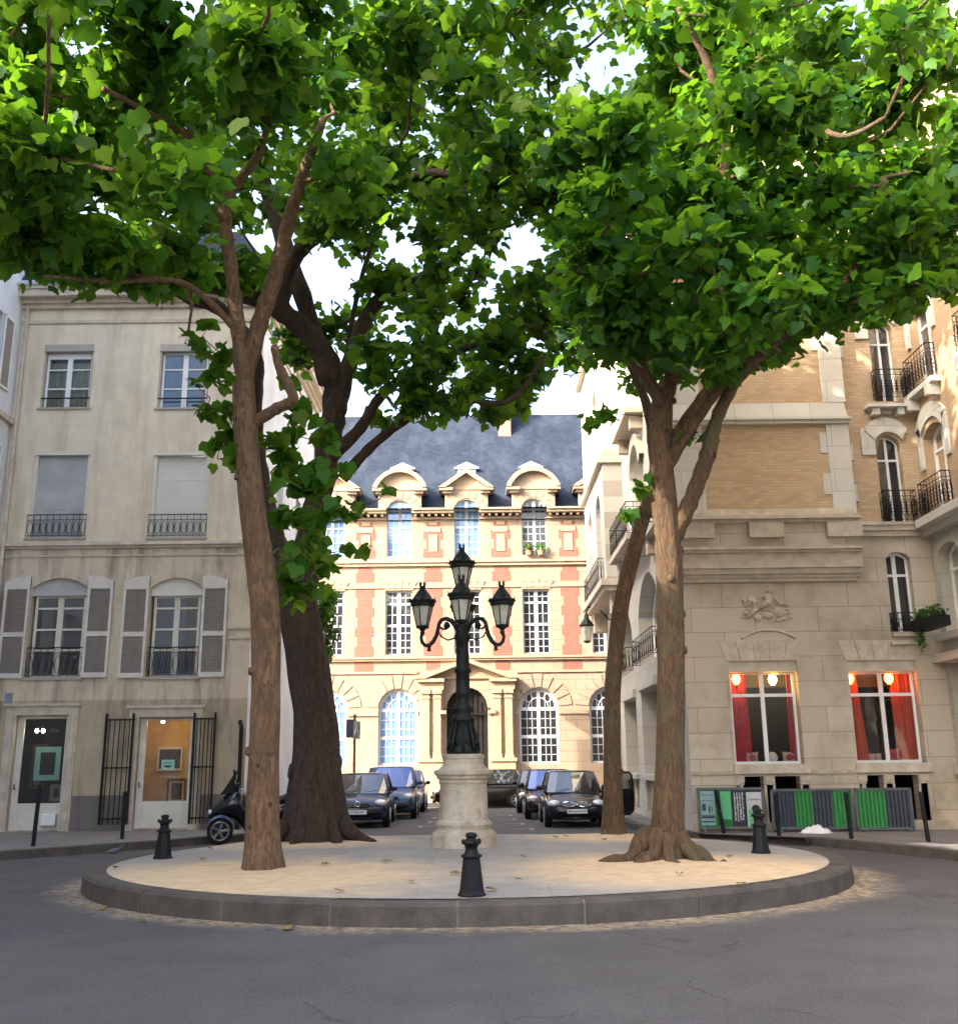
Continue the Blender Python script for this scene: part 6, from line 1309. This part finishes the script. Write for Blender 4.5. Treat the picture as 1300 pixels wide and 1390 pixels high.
for i, (px, py, mt) in enumerate(lp):
    on = (G(px, py, .25).xy-Vector(IC)).length < IR-.05; p = G(px, py, .27 if on else .01); s = rr.uniform(.09, .15); a = rr.uniform(0, 6.28); m = MB()
    dt = min((p.xy-Vector(t)).length for t in TREES_AT); zz = (.245+.03*(1-((p.x-IC[0])**2+(p.y-IC[1])**2)/IR**2)+sum(h*math.exp(-((p.x-tx)**2+(p.y-ty)**2)/q**2) for (tx, ty), (h, q) in zip(TREES_AT, ((.05, .8), (.09, 1.0), (.07, 1.5), (.05, .8))))+.012) if on else .008
    for x, y, z in LEAF: m.v.append(Vector((p.x+s*(x*math.cos(a)-y*math.sin(a)), p.y+s*(x*math.sin(a)+y*math.cos(a)), zz+s*(.16+z*.5+.25*abs(x)+.12*math.sin(y*4+i)))))
    m.f = [(0, 1, 2, 3, 4, 5, 6), (0, 6, 7, 8, 9, 10, 11)]; m.m = [0, 0]
    lb = ('green' if 'green' in mt else 'brown')+' fallen leaf on the '+('island paving' if on else 'road beside the island kerb')
    m.build('fallen_leaf', mt, None, loc=(p.x, p.y, zz), label=lb, cat='leaf', group='fallen green leaves' if 'green' in mt else 'fallen brown leaves', norm=False)
# ------------------------------------------------------------ far backdrop seen between roofs
# ------------------------------------------------------------ camera and light
cam = bpy.data.cameras.new('camera'); co = bpy.data.objects.new('camera', cam); COL.objects.link(co); sc.camera = co
cam.sensor_fit = 'VERTICAL'; cam.sensor_height = 24.0; cam.sensor_width = 24*1300/1390; cam.lens = FPX/1390*24.0; cam.shift_y = -45/1390; cam.clip_end = 1500; cam.clip_start = .05
Rt = Vector((1, 0, 0)); Up = Vector((0, -math.sin(TH), math.cos(TH))); Fw = Vector((0, math.cos(TH), math.sin(TH)))
X = Rt*math.cos(RO)-Up*math.sin(RO); Y = Rt*math.sin(RO)+Up*math.cos(RO); Z = -Fw
co.matrix_world = Matrix(((X.x, Y.x, Z.x, 0), (X.y, Y.y, Z.y, 0), (X.z, Y.z, Z.z, CZ), (0, 0, 0, 1)))
EL = math.radians(31); sd = Vector((-.875, -.485, 0)).normalized(); S = Vector((sd.x*math.cos(EL), sd.y*math.cos(EL), math.sin(EL)))
sl = bpy.data.lights.new('sun', 'SUN'); sl.energy = 2.2; sl.angle = math.radians(.5); sl.color = (1, .91, .78); so = bpy.data.objects.new('sun', sl); COL.objects.link(so); so.rotation_euler = S.to_track_quat('Z', 'Y').to_euler()
w = bpy.data.worlds.new('World'); sc.world = w; w.use_nodes = True; nt = w.node_tree; bg = nt.nodes['Background']; sk = nt.nodes.new('ShaderNodeTexSky'); sk.sky_type = 'NISHITA'; sk.sun_disc = False; sk.sun_elevation = EL; sk.sun_rotation = math.atan2(S.x, S.y); sk.air_density = 1.0; sk.dust_density = 8.0; sk.ozone_density = .5
nt.links.new(sk.outputs[0], bg.inputs[0]); bg.inputs[1].default_value = .15
sc.view_settings.view_transform = 'Standard'; sc.view_settings.look = 'None'; sc.view_settings.gamma = 1; sc.view_settings.exposure = 2.75; sc.view_settings.use_curve_mapping = False
sc.cycles.max_bounces = 8; sc.cycles.diffuse_bounces = 4; sc.cycles.transparent_max_bounces = 12
